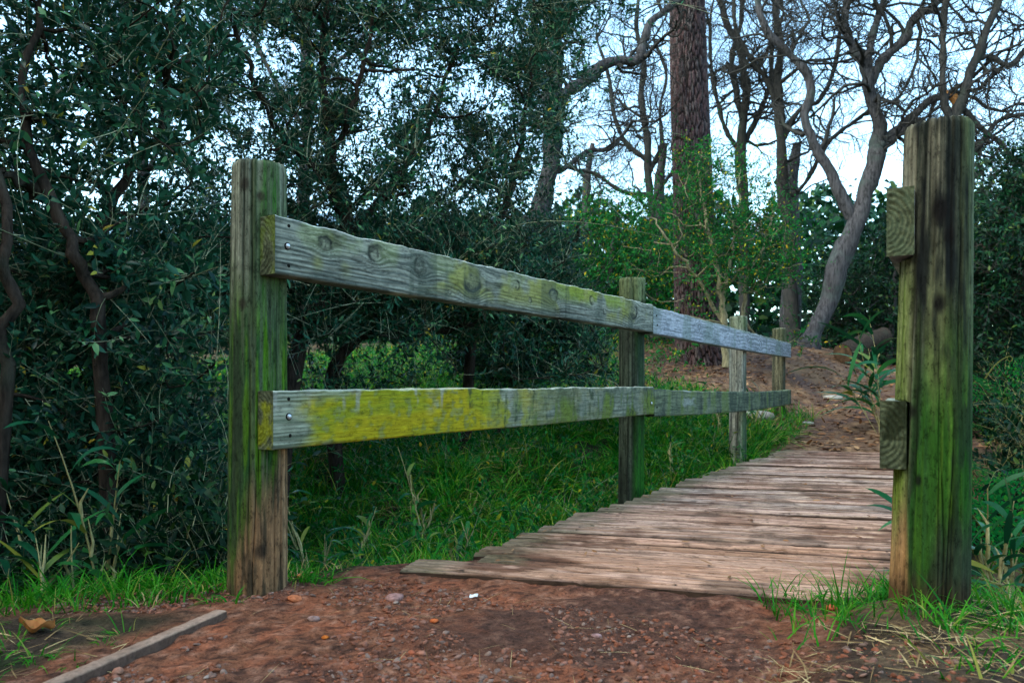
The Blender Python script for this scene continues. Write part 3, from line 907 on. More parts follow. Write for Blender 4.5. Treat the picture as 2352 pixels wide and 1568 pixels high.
# ================================================================ vegetation
def crom(pts, n):
    """smooth curve through points, n samples"""
    p = np.asarray(pts, float)
    q = np.concatenate([[2 * p[0] - p[1]], p, [2 * p[-1] - p[-2]]])
    t = np.linspace(0, len(p) - 1 - 1e-6, n); i = t.astype(int); f = (t - i)[:, None]
    a, b, c, d = q[i], q[i + 1], q[i + 2], q[i + 3]
    return .5 * (2 * b + (c - a) * f + (2 * a - 5 * b + 4 * c - d) * f ** 2 + (3 * b - a - 3 * c + d) * f ** 3)


def rv():
    return np.array([random.gauss(0, 1), random.gauss(0, 1), random.gauss(0, 1)])


def nrm(v):
    return v / (math.sqrt(float(v @ v)) + 1e-9)


def limb_px(pl, d, dd=0.0, n=26):
    """limb from (px, py, radius px) stations surveyed on the photograph at distance d"""
    pts = np.array([np.append(P(a, b, d + dd * k / max(1, len(pl) - 1)), r / F_PX * d) for k, (a, b, r) in enumerate(pl)])
    c = crom(pts, n)
    return c[:, :3], np.maximum(c[:, 3], .002)


def gnarl(pts, rad, seed, amt=.25):
    """uneven width for old limbs"""
    s_ = np.linspace(0, 1, len(pts)) * 9
    return rad * (1 + amt * (fbm(s_ * 1.7, seed * 3.3, seed=seed, oct=4) - .5) * 2.8)


def grow(store, p, d, L, r, lev, crook, up, kids, K=7):
    pts = [p]; step = L / (K - 1); dirs = []
    for k in range(K - 1):
        d = nrm(d + crook * rv() + np.array([0, 0, up]))
        dirs.append(d)
        p = p + d * step
        pts.append(p)
    rr = np.linspace(r, r * .5, K)
    store.setdefault(lev, []).append((np.array(pts), rr))
    if lev == 0: return
    for k in range(kids[lev]):
        i = random.randint(1, K - 1)
        dd = dirs[min(i, K - 2)]
        side = nrm(np.cross(dd, rv()))
        nd = nrm(dd * random.uniform(.35, .9) + side * random.uniform(.5, 1.0))
        grow(store, pts[i], nd, L * random.uniform(.5, .78), max(rr[i] * random.uniform(.5, .72), .0022), lev - 1, crook, up, kids, K)


def bare_tree(name, label, base, limbs, d, bark, twig, kids_per_limb, lev=3, L0=1.3, kids={1: 4, 2: 4, 3: 4, 4: 3}, crook=.42, up=.06, group=None, dd=0.0, rmin=.004, skip=.35, yspread=1.0):
    t = thing(name, label, "tree", base, group)
    tr = Acc(); stores = {}
    for li, pl in enumerate(limbs):
        pts, rad = limb_px(pl, d, dd if li else 0.0)
        rad = gnarl(pts, rad, li + int(d * 7))
        m_ = 3 * len(pts); q_ = np.linspace(0, len(pts) - 1, m_)
        p3 = np.stack([np.interp(q_, np.arange(len(pts)), pts[:, c_]) for c_ in range(3)], -1); r3 = np.interp(q_, np.arange(len(pts)), rad)
        r3 = r3 * (1 + .22 * (fbm(q_ * 1.1, li * 5.1, seed=li + 77, oct=3) - .5) * 2)
        p3 = p3 + np.stack([fbm(q_ * .5, li * 3.1 + c_, seed=78 + c_, oct=3) - .5 for c_ in range(3)], -1) * r3[:, None] * .9
        V, Fq = tubes(p3[None], r3[None], 14)
        V = V + (fbm(V[:, 0] * 9, V[:, 1] * 9, V[:, 2] * 3, seed=79, oct=4) - .5)[:, None] * unit(V - np.repeat(p3, 14, 0)) * .09 * np.repeat(r3, 14)[:, None] * 4
        tr.add(V, Fq)
        nk = kids_per_limb if isinstance(kids_per_limb, int) else kids_per_limb[li]
        sk = skip if li == 0 else .08
        for k in range(nk):
            i = random.randint(int(len(pts) * sk), len(pts) - 1)
            tg = nrm(pts[min(i + 1, len(pts) - 1)] - pts[max(i - 1, 0)])
            side = nrm(np.cross(tg, rv())) * np.array([1, yspread, 1])
            nd = nrm(tg * random.uniform(.1, .8) + side)
            grow(stores, pts[i], nd, L0 * random.uniform(.5, 1.2), min(rad[i] * random.uniform(.3, .55), .06), lev, crook, up, kids)
        if li > 0 or len(limbs) == 1:
            for k in range(3):
                tg = nrm(pts[-1] - pts[-3])
                grow(stores, pts[-1], nrm(tg + .5 * rv()), L0, rad[-1] * .8, lev, crook, up, kids)
    tr.build("trunk", bark, t)
    br = Acc()
    for l, lst in stores.items():
        Pt = np.array([a for a, b in lst]); R = np.maximum(np.array([b for a, b in lst]), rmin * .5)
        V, Fq = tubes(Pt, R, 5 if l >= 2 else 3)
        br.add(V, Fq)
    br.build("crown", twig, t)
    return t


# ---- the big oak beyond the far end of the path
bare_tree("oak_tree", "big bare leaning oak with pale grey trunk, forked curving limbs and a broken bough", (*P(1850, 830, 10.9)[:2], .95), [
    [(1840, 850, 30.2), (1862, 790, 25.2), (1885, 730, 22.7), (1925, 630, 21.0), (1958, 530, 20.2), (1985, 430, 20.2), (2012, 350, 18.5), (2018, 295, 15.1), (2004, 240, 13.4), (1992, 180, 12.6), (1984, 140, 12.6)],
    [(1985, 145, 10.9), (1955, 100, 9.2), (1938, 60, 8.4), (1945, 10, 7.6), (1948, -70, 6.7)],
    [(1990, 150, 10.1), (2006, 80, 8.4), (2022, 30, 7.6), (2050, -60, 6.7)],
    [(2000, 190, 10.9), (2030, 135, 10.9), (2075, 95, 10.1), (2098, 45, 9.2), (2140, 15, 8.4), (2230, -60, 6.7)],
    [(1958, 500, 14.3), (1925, 435, 13.4), (1895, 370, 11.8), (1862, 310, 10.9), (1850, 265, 10.1), (1862, 215, 10.1), (1848, 160, 9.2), (1808, 118, 8.4), (1765, 75, 8.4), (1742, 20, 7.6), (1740, -70, 7.6)],
    [(2012, 340, 12.6), (2050, 305, 10.1), (2095, 268, 9.2), (2135, 232, 8.4), (2172, 218, 7.6)],
    [(2005, 390, 11.8), (2035, 330, 10.1), (2075, 300, 9.2), (2110, 280, 7.6), (2150, 300, 5.9)],
], 13, M['oakbark'], M['oaktwig'], [4, 7, 7, 8, 9, 3, 4], lev=3, L0=1.5, skip=.8)
# splintered end of the broken bough
sp = Acc()
V, Fq = tubes(np.array([[P(2165, 216, 13), P(2190, 222, 13), P(2196, 240, 13.02), P(2184, 266, 13.03)]]), np.array([[.07, .085, .06, .02]]), 7)
sp.add(V, Fq)
M['splint'] = islandmat('splintered_wood', [(0, S(170, 110, 62)), (1, S(196, 140, 84))])
pr = [o for o in COL.objects if o.name == "oak_tree"][0]
sp.build("broken_end", M['splint'], pr)

oaks = "bare oaks behind the bridge"
bare_tree("oak_tree", "slim bare oak rising from behind the thick right post and forking against the sky", (*P(2140, 700, 12.2)[:2], .9), [
    [(2128, 760, 16), (2135, 600, 15), (2150, 420, 14), (2178, 300, 13), (2215, 210, 11), (2245, 120, 9), (2275, 50, 8), (2310, -40, 7)],
    [(2185, 280, 8), (2168, 220, 7), (2164, 150, 7), (2166, 70, 7), (2172, -40, 6)],
    [(2235, 140, 7), (2275, 130, 6), (2320, 150, 6), (2375, 90, 5)],
    [(2200, 240, 7), (2260, 300, 6), (2300, 330, 5), (2340, 400, 4)],
    [(2160, 420, 9), (2235, 350, 6), (2290, 280, 5), (2360, 260, 4)],
], 12.2, M['oaktwig'], M['oaktwig'], [8, 9, 9, 9, 8], lev=3, L0=1.2, group=oaks)
bare_tree("oak_tree", "slender upright bare tree just right of the pine, smooth grey stem branching high", (*P(1712, 780, 16)[:2], 1.0), [
    [(1712, 800, 14), (1708, 600, 12), (1706, 420, 11), (1702, 300, 10), (1712, 200, 9), (1700, 120, 8), (1668, 50, 7), (1640, -40, 6)],
    [(1706, 280, 7), (1690, 200, 6), (1680, 130, 6), (1700, 60, 5), (1705, -30, 5)],
    [(1708, 330, 7), (1745, 260, 6), (1770, 190, 5), (1775, 110, 5), (1800, 30, 4)],
    [(1706, 360, 6), (1668, 300, 5), (1650, 240, 5), (1634, 160, 4), (1630, 60, 4)],
], 16, M['oaktwig'], M['oaktwig'], [9, 9, 9, 9], lev=3, L0=1.5, group=oaks)
bare_tree("oak_tree", "tall thin bare tree between the pine and the big oak, twisting dark stem", (*P(1815, 760, 15)[:2], 1.0), [
    [(1822, 800, 17), (1815, 640, 15), (1806, 480, 13), (1792, 350, 12), (1785, 220, 10), (1792, 110, 8), (1782, 20, 7), (1790, -60, 6)],
    [(1795, 330, 7), (1830, 260, 6), (1880, 230, 5), (1915, 160, 5), (1930, 60, 4)],
    [(1788, 250, 7), (1760, 180, 6), (1722, 130, 5), (1690, 60, 5), (1685, -40, 4)],
    [(1805, 460, 6), (1850, 420, 5), (1900, 330, 5), (1960, 280, 4)],
], 15, M['oaktwig'], M['oaktwig'], [8, 9, 9, 8], lev=3, L0=1.4, group=oaks)
bare_tree("oak_tree", "pale barked tree left of the pine with one crooked arm reaching right", (*P(1240, 700, 10)[:2], .8), [
    [(1236, 760, 25), (1240, 600, 22), (1250, 480, 20), (1262, 340, 19), (1268, 210, 17), (1276, 80, 14), (1270, -60, 12)],
    [(1278, 240, 12), (1310, 205, 13), (1350, 180, 13), (1385, 152, 13), (1425, 142, 12), (1466, 134, 11), (1478, 92, 10), (1490, 55, 9), (1520, 28, 9), (1560, 0, 8), (1600, -40, 7)],
    [(1262, 400, 8), (1300, 385, 6), (1345, 350, 5), (1400, 340, 5), (1440, 300, 4)],
    [(1270, 190, 8), (1250, 120, 7), (1225, 60, 6), (1215, -30, 5)],
    [(1245, 520, 9), (1190, 490, 7), (1140, 430, 6), (1090, 400, 5)],
], 10, M['oakbark'], M['oaktwig'], [5, 12, 8, 6, 4], lev=3, L0=.95, group=oaks)
bare_tree("oak_tree", "thin dark bare tree in the sky gap between the crooked arm and the pine", (*P(1498, 700, 15.5)[:2], 1.0), [
    [(1502, 780, 14), (1500, 600, 11), (1492, 430, 9), (1486, 330, 8), (1472, 240, 7), (1478, 150, 6), (1462, 60, 5), (1470, -40, 4)],
    [(1490, 400, 6), (1520, 330, 5), (1515, 250, 4), (1530, 170, 4), (1500, 90, 3)],
    [(1488, 370, 6), (1440, 330, 5), (1410, 260, 4), (1400, 180, 4), (1370, 90, 3)],
    [(1496, 450, 6), (1430, 440, 5), (1370, 400, 4), (1320, 390, 4)],
    [(1496, 460, 5), (1540, 400, 4), (1560, 350, 4)],
], 15.5, M['oaktwig'], M['oaktwig'], [10, 10, 10, 9, 8], lev=3, L0=1.2, group=oaks)
bare_tree("oak_tree", "faint thin bare stem far behind the olive thicket left of the near post", (*P(335, 640, 14)[:2], 1.0), [
    [(330, 760, 15), (334, 600, 13), (330, 400, 12), (318, 200, 10), (322, 0, 9), (318, -100, 8)],
    [(330, 420, 6), (380, 300, 5), (430, 180, 5), (440, 60, 4)],
    [(322, 300, 6), (260, 200, 5), (200, 90, 5), (170, 0, 4)],
], 14, M['oaktwig'], M['oaktwig'], [8, 8, 8], lev=3, L0=1.4, group=oaks)
bare_tree("oak_tree", "reddish slim trunk behind the thicket just right of the near post top", (*P(700, 640, 13)[:2], .9), [
    [(704, 760, 15), (702, 600, 14), (700, 400, 13), (704, 200, 12), (698, 0, 11), (700, -100, 10)],
    [(702, 260, 6), (770, 150, 5), (830, 90, 5), (870, -20, 4)],
    [(702, 300, 6), (640, 200, 5), (590, 100, 5), (560, 0, 4)],
], 13, M['oakbark'], M['oaktwig'], [5, 8, 8], lev=3, L0=1.4, group=oaks)
for px, d, w_, lb in ((1512, 17, 17, "short pale stub of a trunk in the dark wood left of the pine foot"), (1345, 18, 13, "dim grey trunk deep in the wood above the near rail's end"), (1815, 17.5, 22, "stout reddish trunk in the dark wood behind the last railing post")):
    t = thing("tree", lb, "tree", (*P(px, 800, d)[:2], 1.0))
    a = Acc(); pts, rad = limb_px([(px - 6, 840, w_ * 1.2), (px, 740, w_), (px + 5, 600, w_ * .9), (px + 2, 430, w_ * .7), (px + 16, 330, w_ * .4)], d)
    V, Fq = tubes(pts[None], gnarl(pts, rad, px)[None], 10); a.add(V, Fq); a.build("trunk", M['oakbark'], t)


# ---- the pine
def pine():
    d = 11.0
    b = P(1612, 845, d)
    t = thing("pine_tree", "tall straight pine trunk with thick plated red brown bark", "tree", (*b[:2], .8))
    NT, NZ = 200, 560
    ax = crom([P(1612, 860, d), P(1608, 820, d), P(1604, 760, d), P(1598, 650, d), (P(1594, 520, d)), P(1590, 400, d), P(1583, 200, d), P(1578, 0, d), P(1572, -260, d)], NZ)
    z = ax[:, 2]
    py = CY - (z - EYE) * F_PX / d
    rpx = np.interp(py, [-260, 0, 200, 400, 520, 650, 760, 820, 860], [35, 38, 41, 43, 45, 47, 50, 56, 66])
    R = (rpx / F_PX * d)[None]
    th = np.arange(NT) / NT * 2 * math.pi
    T_, Z_ = np.meshgrid(th, z, indexing='ij')
    # plates: stretched cells
    u, v = T_ * .27 / .034, Z_ / .19
    u = u + (fbm(np.cos(T_) * 3, np.sin(T_) * 3, Z_ * 4, 5) - .5) * 1.3; 
    NU = int(round(2 * math.pi * .27 / .034)); u = u * NU / (2 * math.pi * .27 / .034)
    iu, iv = np.floor(u), np.floor(v); d1 = np.full(u.shape, 9.); d2 = np.full(u.shape, 9.); cid = np.zeros(u.shape)
    for du in (-1, 0, 1):
        for dv in (-1, 0, 1):
            cu, cv = iu + du, iv + dv; cw = np.mod(cu, NU)
            hx = _hash(cw.astype(np.int64), cv.astype(np.int64), np.zeros_like(cv, dtype=np.int64), 1); hy = _hash(cw.astype(np.int64), cv.astype(np.int64), np.ones_like(cv, dtype=np.int64), 2)
            dist = np.sqrt((cu + hx - u) ** 2 + (cv + hy - v) ** 2)
            new = dist < d1
            d2 = np.where(new, d1, np.minimum(d2, dist)); cid = np.where(new, hx * 7 + hy, cid); d1 = np.where(new, dist, d1)
    edge = d2 - d1
    plate = sst(.02, .3, edge)
    fl = fbm(np.cos(T_) * 14, np.sin(T_) * 14, Z_ * 9, 8)
    Rr = R * 1 + (plate - .6) * .03 + (fl - .5) * .02 + R * .12 * sst(1.3, .6, Z_) * np.sin(T_ * 5 + 1) * .5
    X = ax[None, :, 0] + Rr * np.cos(T_); Y = ax[None, :, 1] + Rr * np.sin(T_)
    hv = np.mod(cid * 3.7, 1)
    c = mixc(np.broadcast_to(S(52, 46, 50), u.shape + (3,)), S(78, 58, 58), hv)
    c = mixc(c, S(92, 84, 82), sst(.5, .7, fl) * .8)
    c = mixc(c, S(30, 24, 24), 1 - plate)
    a = Acc(); a.add(np.stack([X, Y, np.broadcast_to(z, X.shape)], -1), grid_faces(NT, NZ, True), col=c.reshape(-1, 3))
    a.build("trunk", M['pine'], t)


pine()


# ---- leafy shrubs: skeleton, twigs with paired leaves
def twiggy(acc_t, acc_l, base, d0, L, npair, lsize, tmpl, trad, ang=.9, K=6, droop=.1, keep=.92, nl=None):
    """many twigs at once; each carries opposite leaf pairs"""
    N = len(base)
    d0 = unit(d0)
    t = np.linspace(0, 1, K)
    bend = RG.normal(size=(N, 3)) * .22 + np.array([0, 0, .06])
    pth = base[:, None] + d0[:, None] * (L[:, None] * t)[..., None] + bend[:, None] * (L[:, None] * t ** 2)[..., None]
    pth[..., 2] -= droop * L[:, None] * t ** 2
    R = trad[:, None] * (1 - .75 * t)[None]
    V, Fq = tubes(pth, R, 3)
    acc_t.add(V, Fq)
    tg = unit(np.gradient(pth, axis=1))
    ph0 = RG.random(N) * 6.28
    for j in range(npair):
        f = .18 + .82 * (j + .3 * RG.random(N)) / npair
        fi = np.clip(f * (K - 1), 0, K - 1.001); i0 = fi.astype(int); fr = (fi - i0)[:, None]
        ar = np.arange(N)
        p = pth[ar, i0] * (1 - fr) + pth[ar, i0 + 1] * fr
        T_ = tg[ar, i0]
        A = unit(np.cross(T_, np.array([.31, .2, .93]))); B = np.cross(T_, A)
        ph = ph0 + j * 1.57
        for sgn in (1, -1):
            k = RG.random(N) < keep
            o_ = (A * np.cos(ph)[:, None] + B * np.sin(ph)[:, None]) * sgn
            ld = unit(T_ * (.9 - .25 * (1 - f))[:, None] + o_ * ang + RG.normal(size=(N, 3)) * .18)
            up = unit(T_ * .6 - o_ * .8 + np.array([0, 0, .9]) + RG.normal(size=(N, 3)) * .25)
            sz = lsize * (.5 + .7 * RG.random(N)) * (1 - .35 * f)
            leaves_at(acc_l, p[k], ld[k], up[k], sz[k], tmpl)


def skeleton(nodes, rads, targets, r_end=.004, sag=.06):
    """joins targets, nearest first, to the growing branch net; returns curved branch paths"""
    nodes = np.array(nodes); rads = np.array(rads)
    root = nodes
    dist = np.array([np.min(np.linalg.norm(root - q, axis=1)) for q in targets])
    paths, rr, ends = [], [], np.zeros((len(targets), 3))
    K = 7
    for i in np.argsort(dist):
        q = targets[i]
        dd = np.linalg.norm(nodes - q, axis=1) * (1 + .5 * (nodes[:, 2] > q[2]))
        j = int(np.argmin(dd))
        p = nodes[j]; t = np.linspace(0, 1, K)[:, None]
        Lq = dd[j]
        mid = (p + q) / 2 + RG.normal(size=3) * Lq * .13 + np.array([0, 0, -sag * Lq])
        c = (1 - t) ** 2 * p + 2 * (1 - t) * t * mid + t ** 2 * q + RG.normal(size=(K, 3)) * Lq * .012 * (t * (1 - t) * 4)
        r0 = min(rads[j] * .75, .016); r1 = max(r0 * .6, r_end)
        paths.append(c); rr.append(np.linspace(r0, r1, K)[:])
        ends[i] = unit(c[-1] - c[-2])
        nodes = np.concatenate([nodes, c[2:]]); rads = np.concatenate([rads, np.linspace(r0, r1, K)[2:]])
    return np.array(paths), np.array(rr), ends


def leafy(name, label, cat, base, limbs, sampler, n_tar, per, L, npair, lsize, tmpl, leaf_m, bark_m, twig_m, trad=.0022, group=None, spread=.16, ang=.9, droop=.1, lim_n=22, longs=0):
    th = thing(name, label, cat, base, group)
    tr = Acc(); nodes, rads = [], []
    for li, (pts, rad) in enumerate(limbs):
        c = crom(np.concatenate([np.array(pts), np.array(rad)[:, None]], 1), lim_n)
        c[:, :3] += RG.normal(size=(lim_n, 3)) * .012
        rr = gnarl(c, np.maximum(c[:, 3], .004), li + 3, .18)
        V, Fq = tubes(c[None, :, :3], rr[None], 9)
        tr.add(V, Fq)
        nodes.append(c[lim_n // 4:, :3]); rads.append(rr[lim_n // 4:])
    nodes = np.concatenate(nodes); rads = np.concatenate(rads)
    tg = sampler(n_tar)
    paths, prr, ends = skeleton(nodes, rads, tg)
    V, Fq = tubes(paths, prr, 5); tr.add(V, Fq)
    tr.build("trunk", bark_m, th)
    tw, lf = Acc(), Acc()
    N = n_tar * per
    src = np.repeat(np.arange(n_tar), per)
    f = RG.integers(2, 7, N)
    base_ = paths[src, f] + RG.normal(size=(N, 3)) * .01
    d0 = ends[src] * .7 + RG.normal(size=(N, 3)) * .75 + np.array([0, 0, .25])
    twiggy(tw, lf, base_, d0, L * (.5 + RG.random(N)), npair, lsize, tmpl, np.full(N, trad), ang, droop=droop)
    if longs:
        i = RG.integers(0, n_tar, longs)
        twiggy(tw, lf, tg[i], RG.normal(size=(longs, 3)) * np.array([1, .6, .6]) + np.array([0, 0, .35]), .45 + .5 * RG.random(longs), max(3, npair), lsize * .9, tmpl, np.full(longs, trad * 1.6), ang, K=9, keep=.45, droop=.18)
    lo = lf.build("crown", leaf_m, th)
    tw.build("twigs", twig_m, lo)
    return th


def region(right, density, dlo, dhi, px0, px1, py0, py1):
    def f(n):
        out = []
        while len(out) < n:
            px = RG.uniform(px0, px1); py = RG.uniform(py0, py1)
            if px > right(py): continue
            if RG.random() > density(px, py): continue
            out.append(P(px, py, RG.uniform(dlo, dhi) if not callable(dlo) else RG.uniform(dlo(px), dhi(px))))
        return np.array(out)
    return f


GAPS = [(195, 450, 75, 55), (365, 230, 55, 60), (100, 40, 60, 45), (235, 30, 50, 30), (465, 50, 70, 50), (480, 365, 40, 40), (933, 125, 70, 40), (638, 145, 60, 50), (908, 200, 70, 50),
        (1058, 222, 70, 40), (983, 490, 60, 55), (675, 455, 40, 60), (1035, 350, 70, 40), (820, 330, 60, 50), (560, 250, 50, 40), (1010, 60, 50, 35), (1160, 250, 45, 40)]


def gapden(px, py, floor=.08):
    v = 1.0
    for cx, cy, rx, ry in GAPS:
        q = (((px - cx) / rx) ** 2 + ((py - cy) / ry) ** 2) * 1.9
        v *= 1 - (1 - floor) * math.exp(-q * .8)
    return v


RB = ([-200, 0, 120, 250, 400, 550, 650, 750, 860, 900, 960], [1420, 1460, 1430, 1400, 1330, 1280, 1320, 1380, 1400, 1300, 1250])
rightb = lambda py: np.interp(py, *RB)


def denA(px, py):
    r = rightb(py)
    v = gapden(px, py) * min(1, max(.14, (r - px) / 200))
    if py < 520: v *= .38
    if px < 600: v *= .55
    if py > 700: v *= .5
    if py > 770: v *= .12
    return v


def denB(px, py):
    v = gapden(px, py)
    if px > 420: v *= max(.1, 1 - (px - 420) / 160)
    if py < 520: v *= .36
    if 690 < py < 880: v *= .6
    if py > 1050: v *= .7
    return v


LT = leaf_tmpl(.185, .045, .1)
LT2 = leaf_tmpl(.165, .04, .08)
zb = lambda px, d: float(height(*P(px, 900, d)[:2], fine=False)) - .05
gB = lambda px, d: np.array([P(px, 900, d)[0], d, zb(px, d)])
leafy("olive_shrub", "dense dark olive shrub filling the left edge, large leaves and crooked brown stems", "shrub", gB(250, 3.3),
      [([gB(245, 2.75), P(235, 900, 2.75), P(208, 690, 2.75), P(172, 560, 2.75), P(100, 440, 2.75), P(60, 250, 2.8), P(90, 0, 2.9)], [.03, .027, .024, .022, .019, .015, .01]),
       ([gB(-10, 2.6), P(10, 900, 2.6), P(22, 690, 2.6), P(8, 480, 2.6), P(-40, 200, 2.7)], [.024, .022, .02, .018, .012]),
       ([P(190, 620, 3.12), P(260, 480, 3.3), P(360, 300, 3.4), P(400, 80, 3.4), P(420, -100, 3.4)], [.028, .024, .02, .015, .01]),
       ([P(110, 450, 3.0), P(60, 420, 2.8), P(-60, 380, 2.6)], [.024, .018, .01])],
      region(lambda py: 575, denB, 2.75, 4.3, -420, 575, -260, 1240), 820, 9, .24, 7, .06, LT, M['olive'], M['olivebark'], M['twig'], longs=130)
leafy("olive_shrub", "broad olive shrub behind the near rails, forked brown trunk, speckled sky between its leaves", "shrub", gB(740, 4.6),
      [([gB(640, 4.4), P(668, 880, 4.4), P(718, 740, 4.5), P(768, 640, 4.6), P(800, 540, 4.6), P(775, 420, 4.6), P(748, 280, 4.6), P(745, 100, 4.6), P(760, -100, 4.6)], [.055, .05, .045, .042, .04, .034, .028, .02, .012]),
       ([P(800, 530, 4.6), P(770, 470, 4.55), P(765, 350, 4.5), P(820, 200, 4.4), P(860, 40, 4.4)], [.022, .02, .018, .014, .01]),
       ([gB(780, 4.9), P(770, 850, 4.8), P(860, 760, 4.9), P(960, 770, 5.0), P(1080, 740, 5.2), P(1200, 640, 5.4)], [.045, .04, .034, .03, .022, .012]),
       ([gB(1060, 5.3), P(1095, 700, 5.3), P(1130, 590, 5.3), P(1165, 470, 5.3), P(1195, 340, 5.3), P(1220, 150, 5.2)], [.04, .035, .03, .026, .02, .01]),
       ([P(790, 560, 4.6), P(900, 420, 4.8), P(1000, 260, 5.0), P(1060, 60, 5.0)], [.026, .02, .015, .01]),
       ([P(770, 430, 4.6), P(640, 300, 4.4), P(560, 130, 4.3), P(520, -50, 4.2)], [.024, .018, .014, .01])],
      region(rightb, denA, lambda x: 4.1 + max(0, x - 700) * .0011, lambda x: 6.1 + max(0, x - 700) * .0012, 430, 1480, -240, 960), 1300, 9, .25, 7, .055, LT2, M['olive'], M['olivebark'], M['twig'], longs=190)


def spray(px, py):
    return 1.0


leafy("olive_shrub", "drooping olive boughs hanging beside the second railing post", "shrub", gB(1230, 6.0),
      [([gB(1150, 6.0), P(1180, 860, 6.0), P(1230, 720, 6.0), P(1300, 600, 6.0), P(1330, 520, 6.0)], [.03, .028, .024, .02, .014]),
       ([P(1230, 720, 6.0), P(1300, 690, 5.9), P(1350, 740, 5.8), P(1390, 810, 5.8)], [.018, .014, .01, .007]),
       ([P(1200, 800, 6.0), P(1270, 770, 5.9), P(1330, 810, 5.8), P(1370, 850, 5.8)], [.018, .014, .01, .007])],
      region(lambda py: np.interp(py, [480, 600, 700, 850, 900], [1300, 1320, 1350, 1400, 1380]), lambda a, b: 1.0, 5.4, 6.5, 1040, 1420, 520, 880), 230, 9, .24, 7, .058, LT2, M['olive'], M['olivebark'], M['twig'], longs=14)

# ---- young bush before the pine
BT = leaf_small(.2, .05)
bu = lambda py: 1835
def denBush(px, py):
    top = np.interp(px, [1430, 1500, 1560, 1600, 1650, 1720, 1790, 1850], [520, 470, 300, 290, 320, 350, 420, 520])
    if py < top: return 0
    v = min(1, (py - top) / 120 + .15)
    if px < 1570: v *= .45
    if py > 560: v *= max(.05, 1 - (py - 560) / 160)
    return v
gz = lambda px, py, d: P(px, py, d)
leafy("young_tree", "bright green young bush with yellowing leaves and thin pale stems in front of the pine", "shrub", P(1668, 838, 9.6),
      [([P(1668, 842, 9.6), P(1664, 760, 9.6), P(1658, 680, 9.6), P(1646, 600, 9.6), P(1620, 500, 9.6), P(1600, 380, 9.6)], [.05, .045, .038, .03, .02, .01]),
       ([P(1658, 690, 9.6), P(1676, 610, 9.7), P(1690, 520, 9.7), P(1700, 400, 9.8)], [.03, .024, .018, .01]),
       ([P(1668, 842, 9.6), P(1706, 720, 9.8), P(1716, 640, 9.9), P(1760, 540, 10), P(1780, 450, 10)], [.03, .026, .022, .016, .01]),
       ([P(1660, 740, 9.6), P(1600, 640, 9.5), P(1540, 560, 9.4), P(1500, 500, 9.4)], [.026, .02, .015, .01])],
      region(lambda py: 1850, denBush, 8.9, 10.4, 1430, 1850, 280, 800), 215, 6, .42, 8, .058, BT, M['bush'], M['palebark'], M['oaktwig'], trad=.0025, ang=.9)
# darker bushes behind
def denD(px, py):
    top = np.interp(px, [1230, 1300, 1400, 1500, 1600], [560, 480, 430, 430, 470])
    return 0 if py < top else min(1, (py - top) / 90 + .1)
leafy("evergreen_bush", "dark green bush in the wood between the drooping olive and the pine", "shrub", P(1400, 820, 12.5),
      [([P(1400, 830, 12.5), P(1395, 700, 12.5), P(1410, 560, 12.5), P(1420, 470, 12.5)], [.06, .05, .04, .02]), ([P(1400, 780, 12.5), P(1480, 640, 12.4), P(1520, 520, 12.4)], [.04, .03, .02]), ([P(1400, 760, 12.5), P(1320, 640, 12.4), P(1290, 540, 12.4)], [.04, .03, .02])],
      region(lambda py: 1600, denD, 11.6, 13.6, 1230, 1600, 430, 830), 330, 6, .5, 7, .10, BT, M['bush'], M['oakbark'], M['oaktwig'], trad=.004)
def denR(px, py):
    top = np.interp(px, [2180, 2240, 2300, 2360, 2500], [640, 520, 400, 300, 200])
    return 0 if py < top else min(1, (py - top) / 120 + .1)
leafy("evergreen_bush", "dark evergreen thicket rising behind the ferns at the right edge", "shrub", P(2330, 980, 7.5),
      [([P(2330, 990, 7.5), P(2335, 800, 7.5), P(2350, 560, 7.5), P(2380, 330, 7.5)], [.06, .05, .04, .02]), ([P(2330, 900, 7.5), P(2280, 700, 7.4), P(2262, 560, 7.4)], [.03, .025, .015])],
      region(lambda py: 2600, denR, 6.4, 8.6, 2180, 2600, 180, 1080), 760, 8, .4, 8, .075, BT, M['dark'], M['olivebark'], M['oaktwig'], trad=.003)
def denM(px, py):
    top = np.interp(px, [1850, 1960, 2050, 2240], [600, 540, 500, 480])
    return 0 if py < top else min(1, (py - top) / 80 + .1)
leafy("evergreen_bush", "low dark bush in the shade right of the big oak's foot", "shrub", P(2040, 830, 14.5),
      [([P(2040, 850, 14.5), P(2050, 720, 14.5), P(2060, 600, 14.5)], [.06, .05, .03]), ([P(2040, 800, 14.5), P(1960, 700, 14.4), P(1930, 640, 14.4)], [.04, .03, .02])],
      region(lambda py: 2260, denM, 14, 16, 1880, 2260, 460, 850), 420, 6, .55, 7, .12, BT, M['dark'], M['oakbark'], M['oaktwig'], trad=.004)

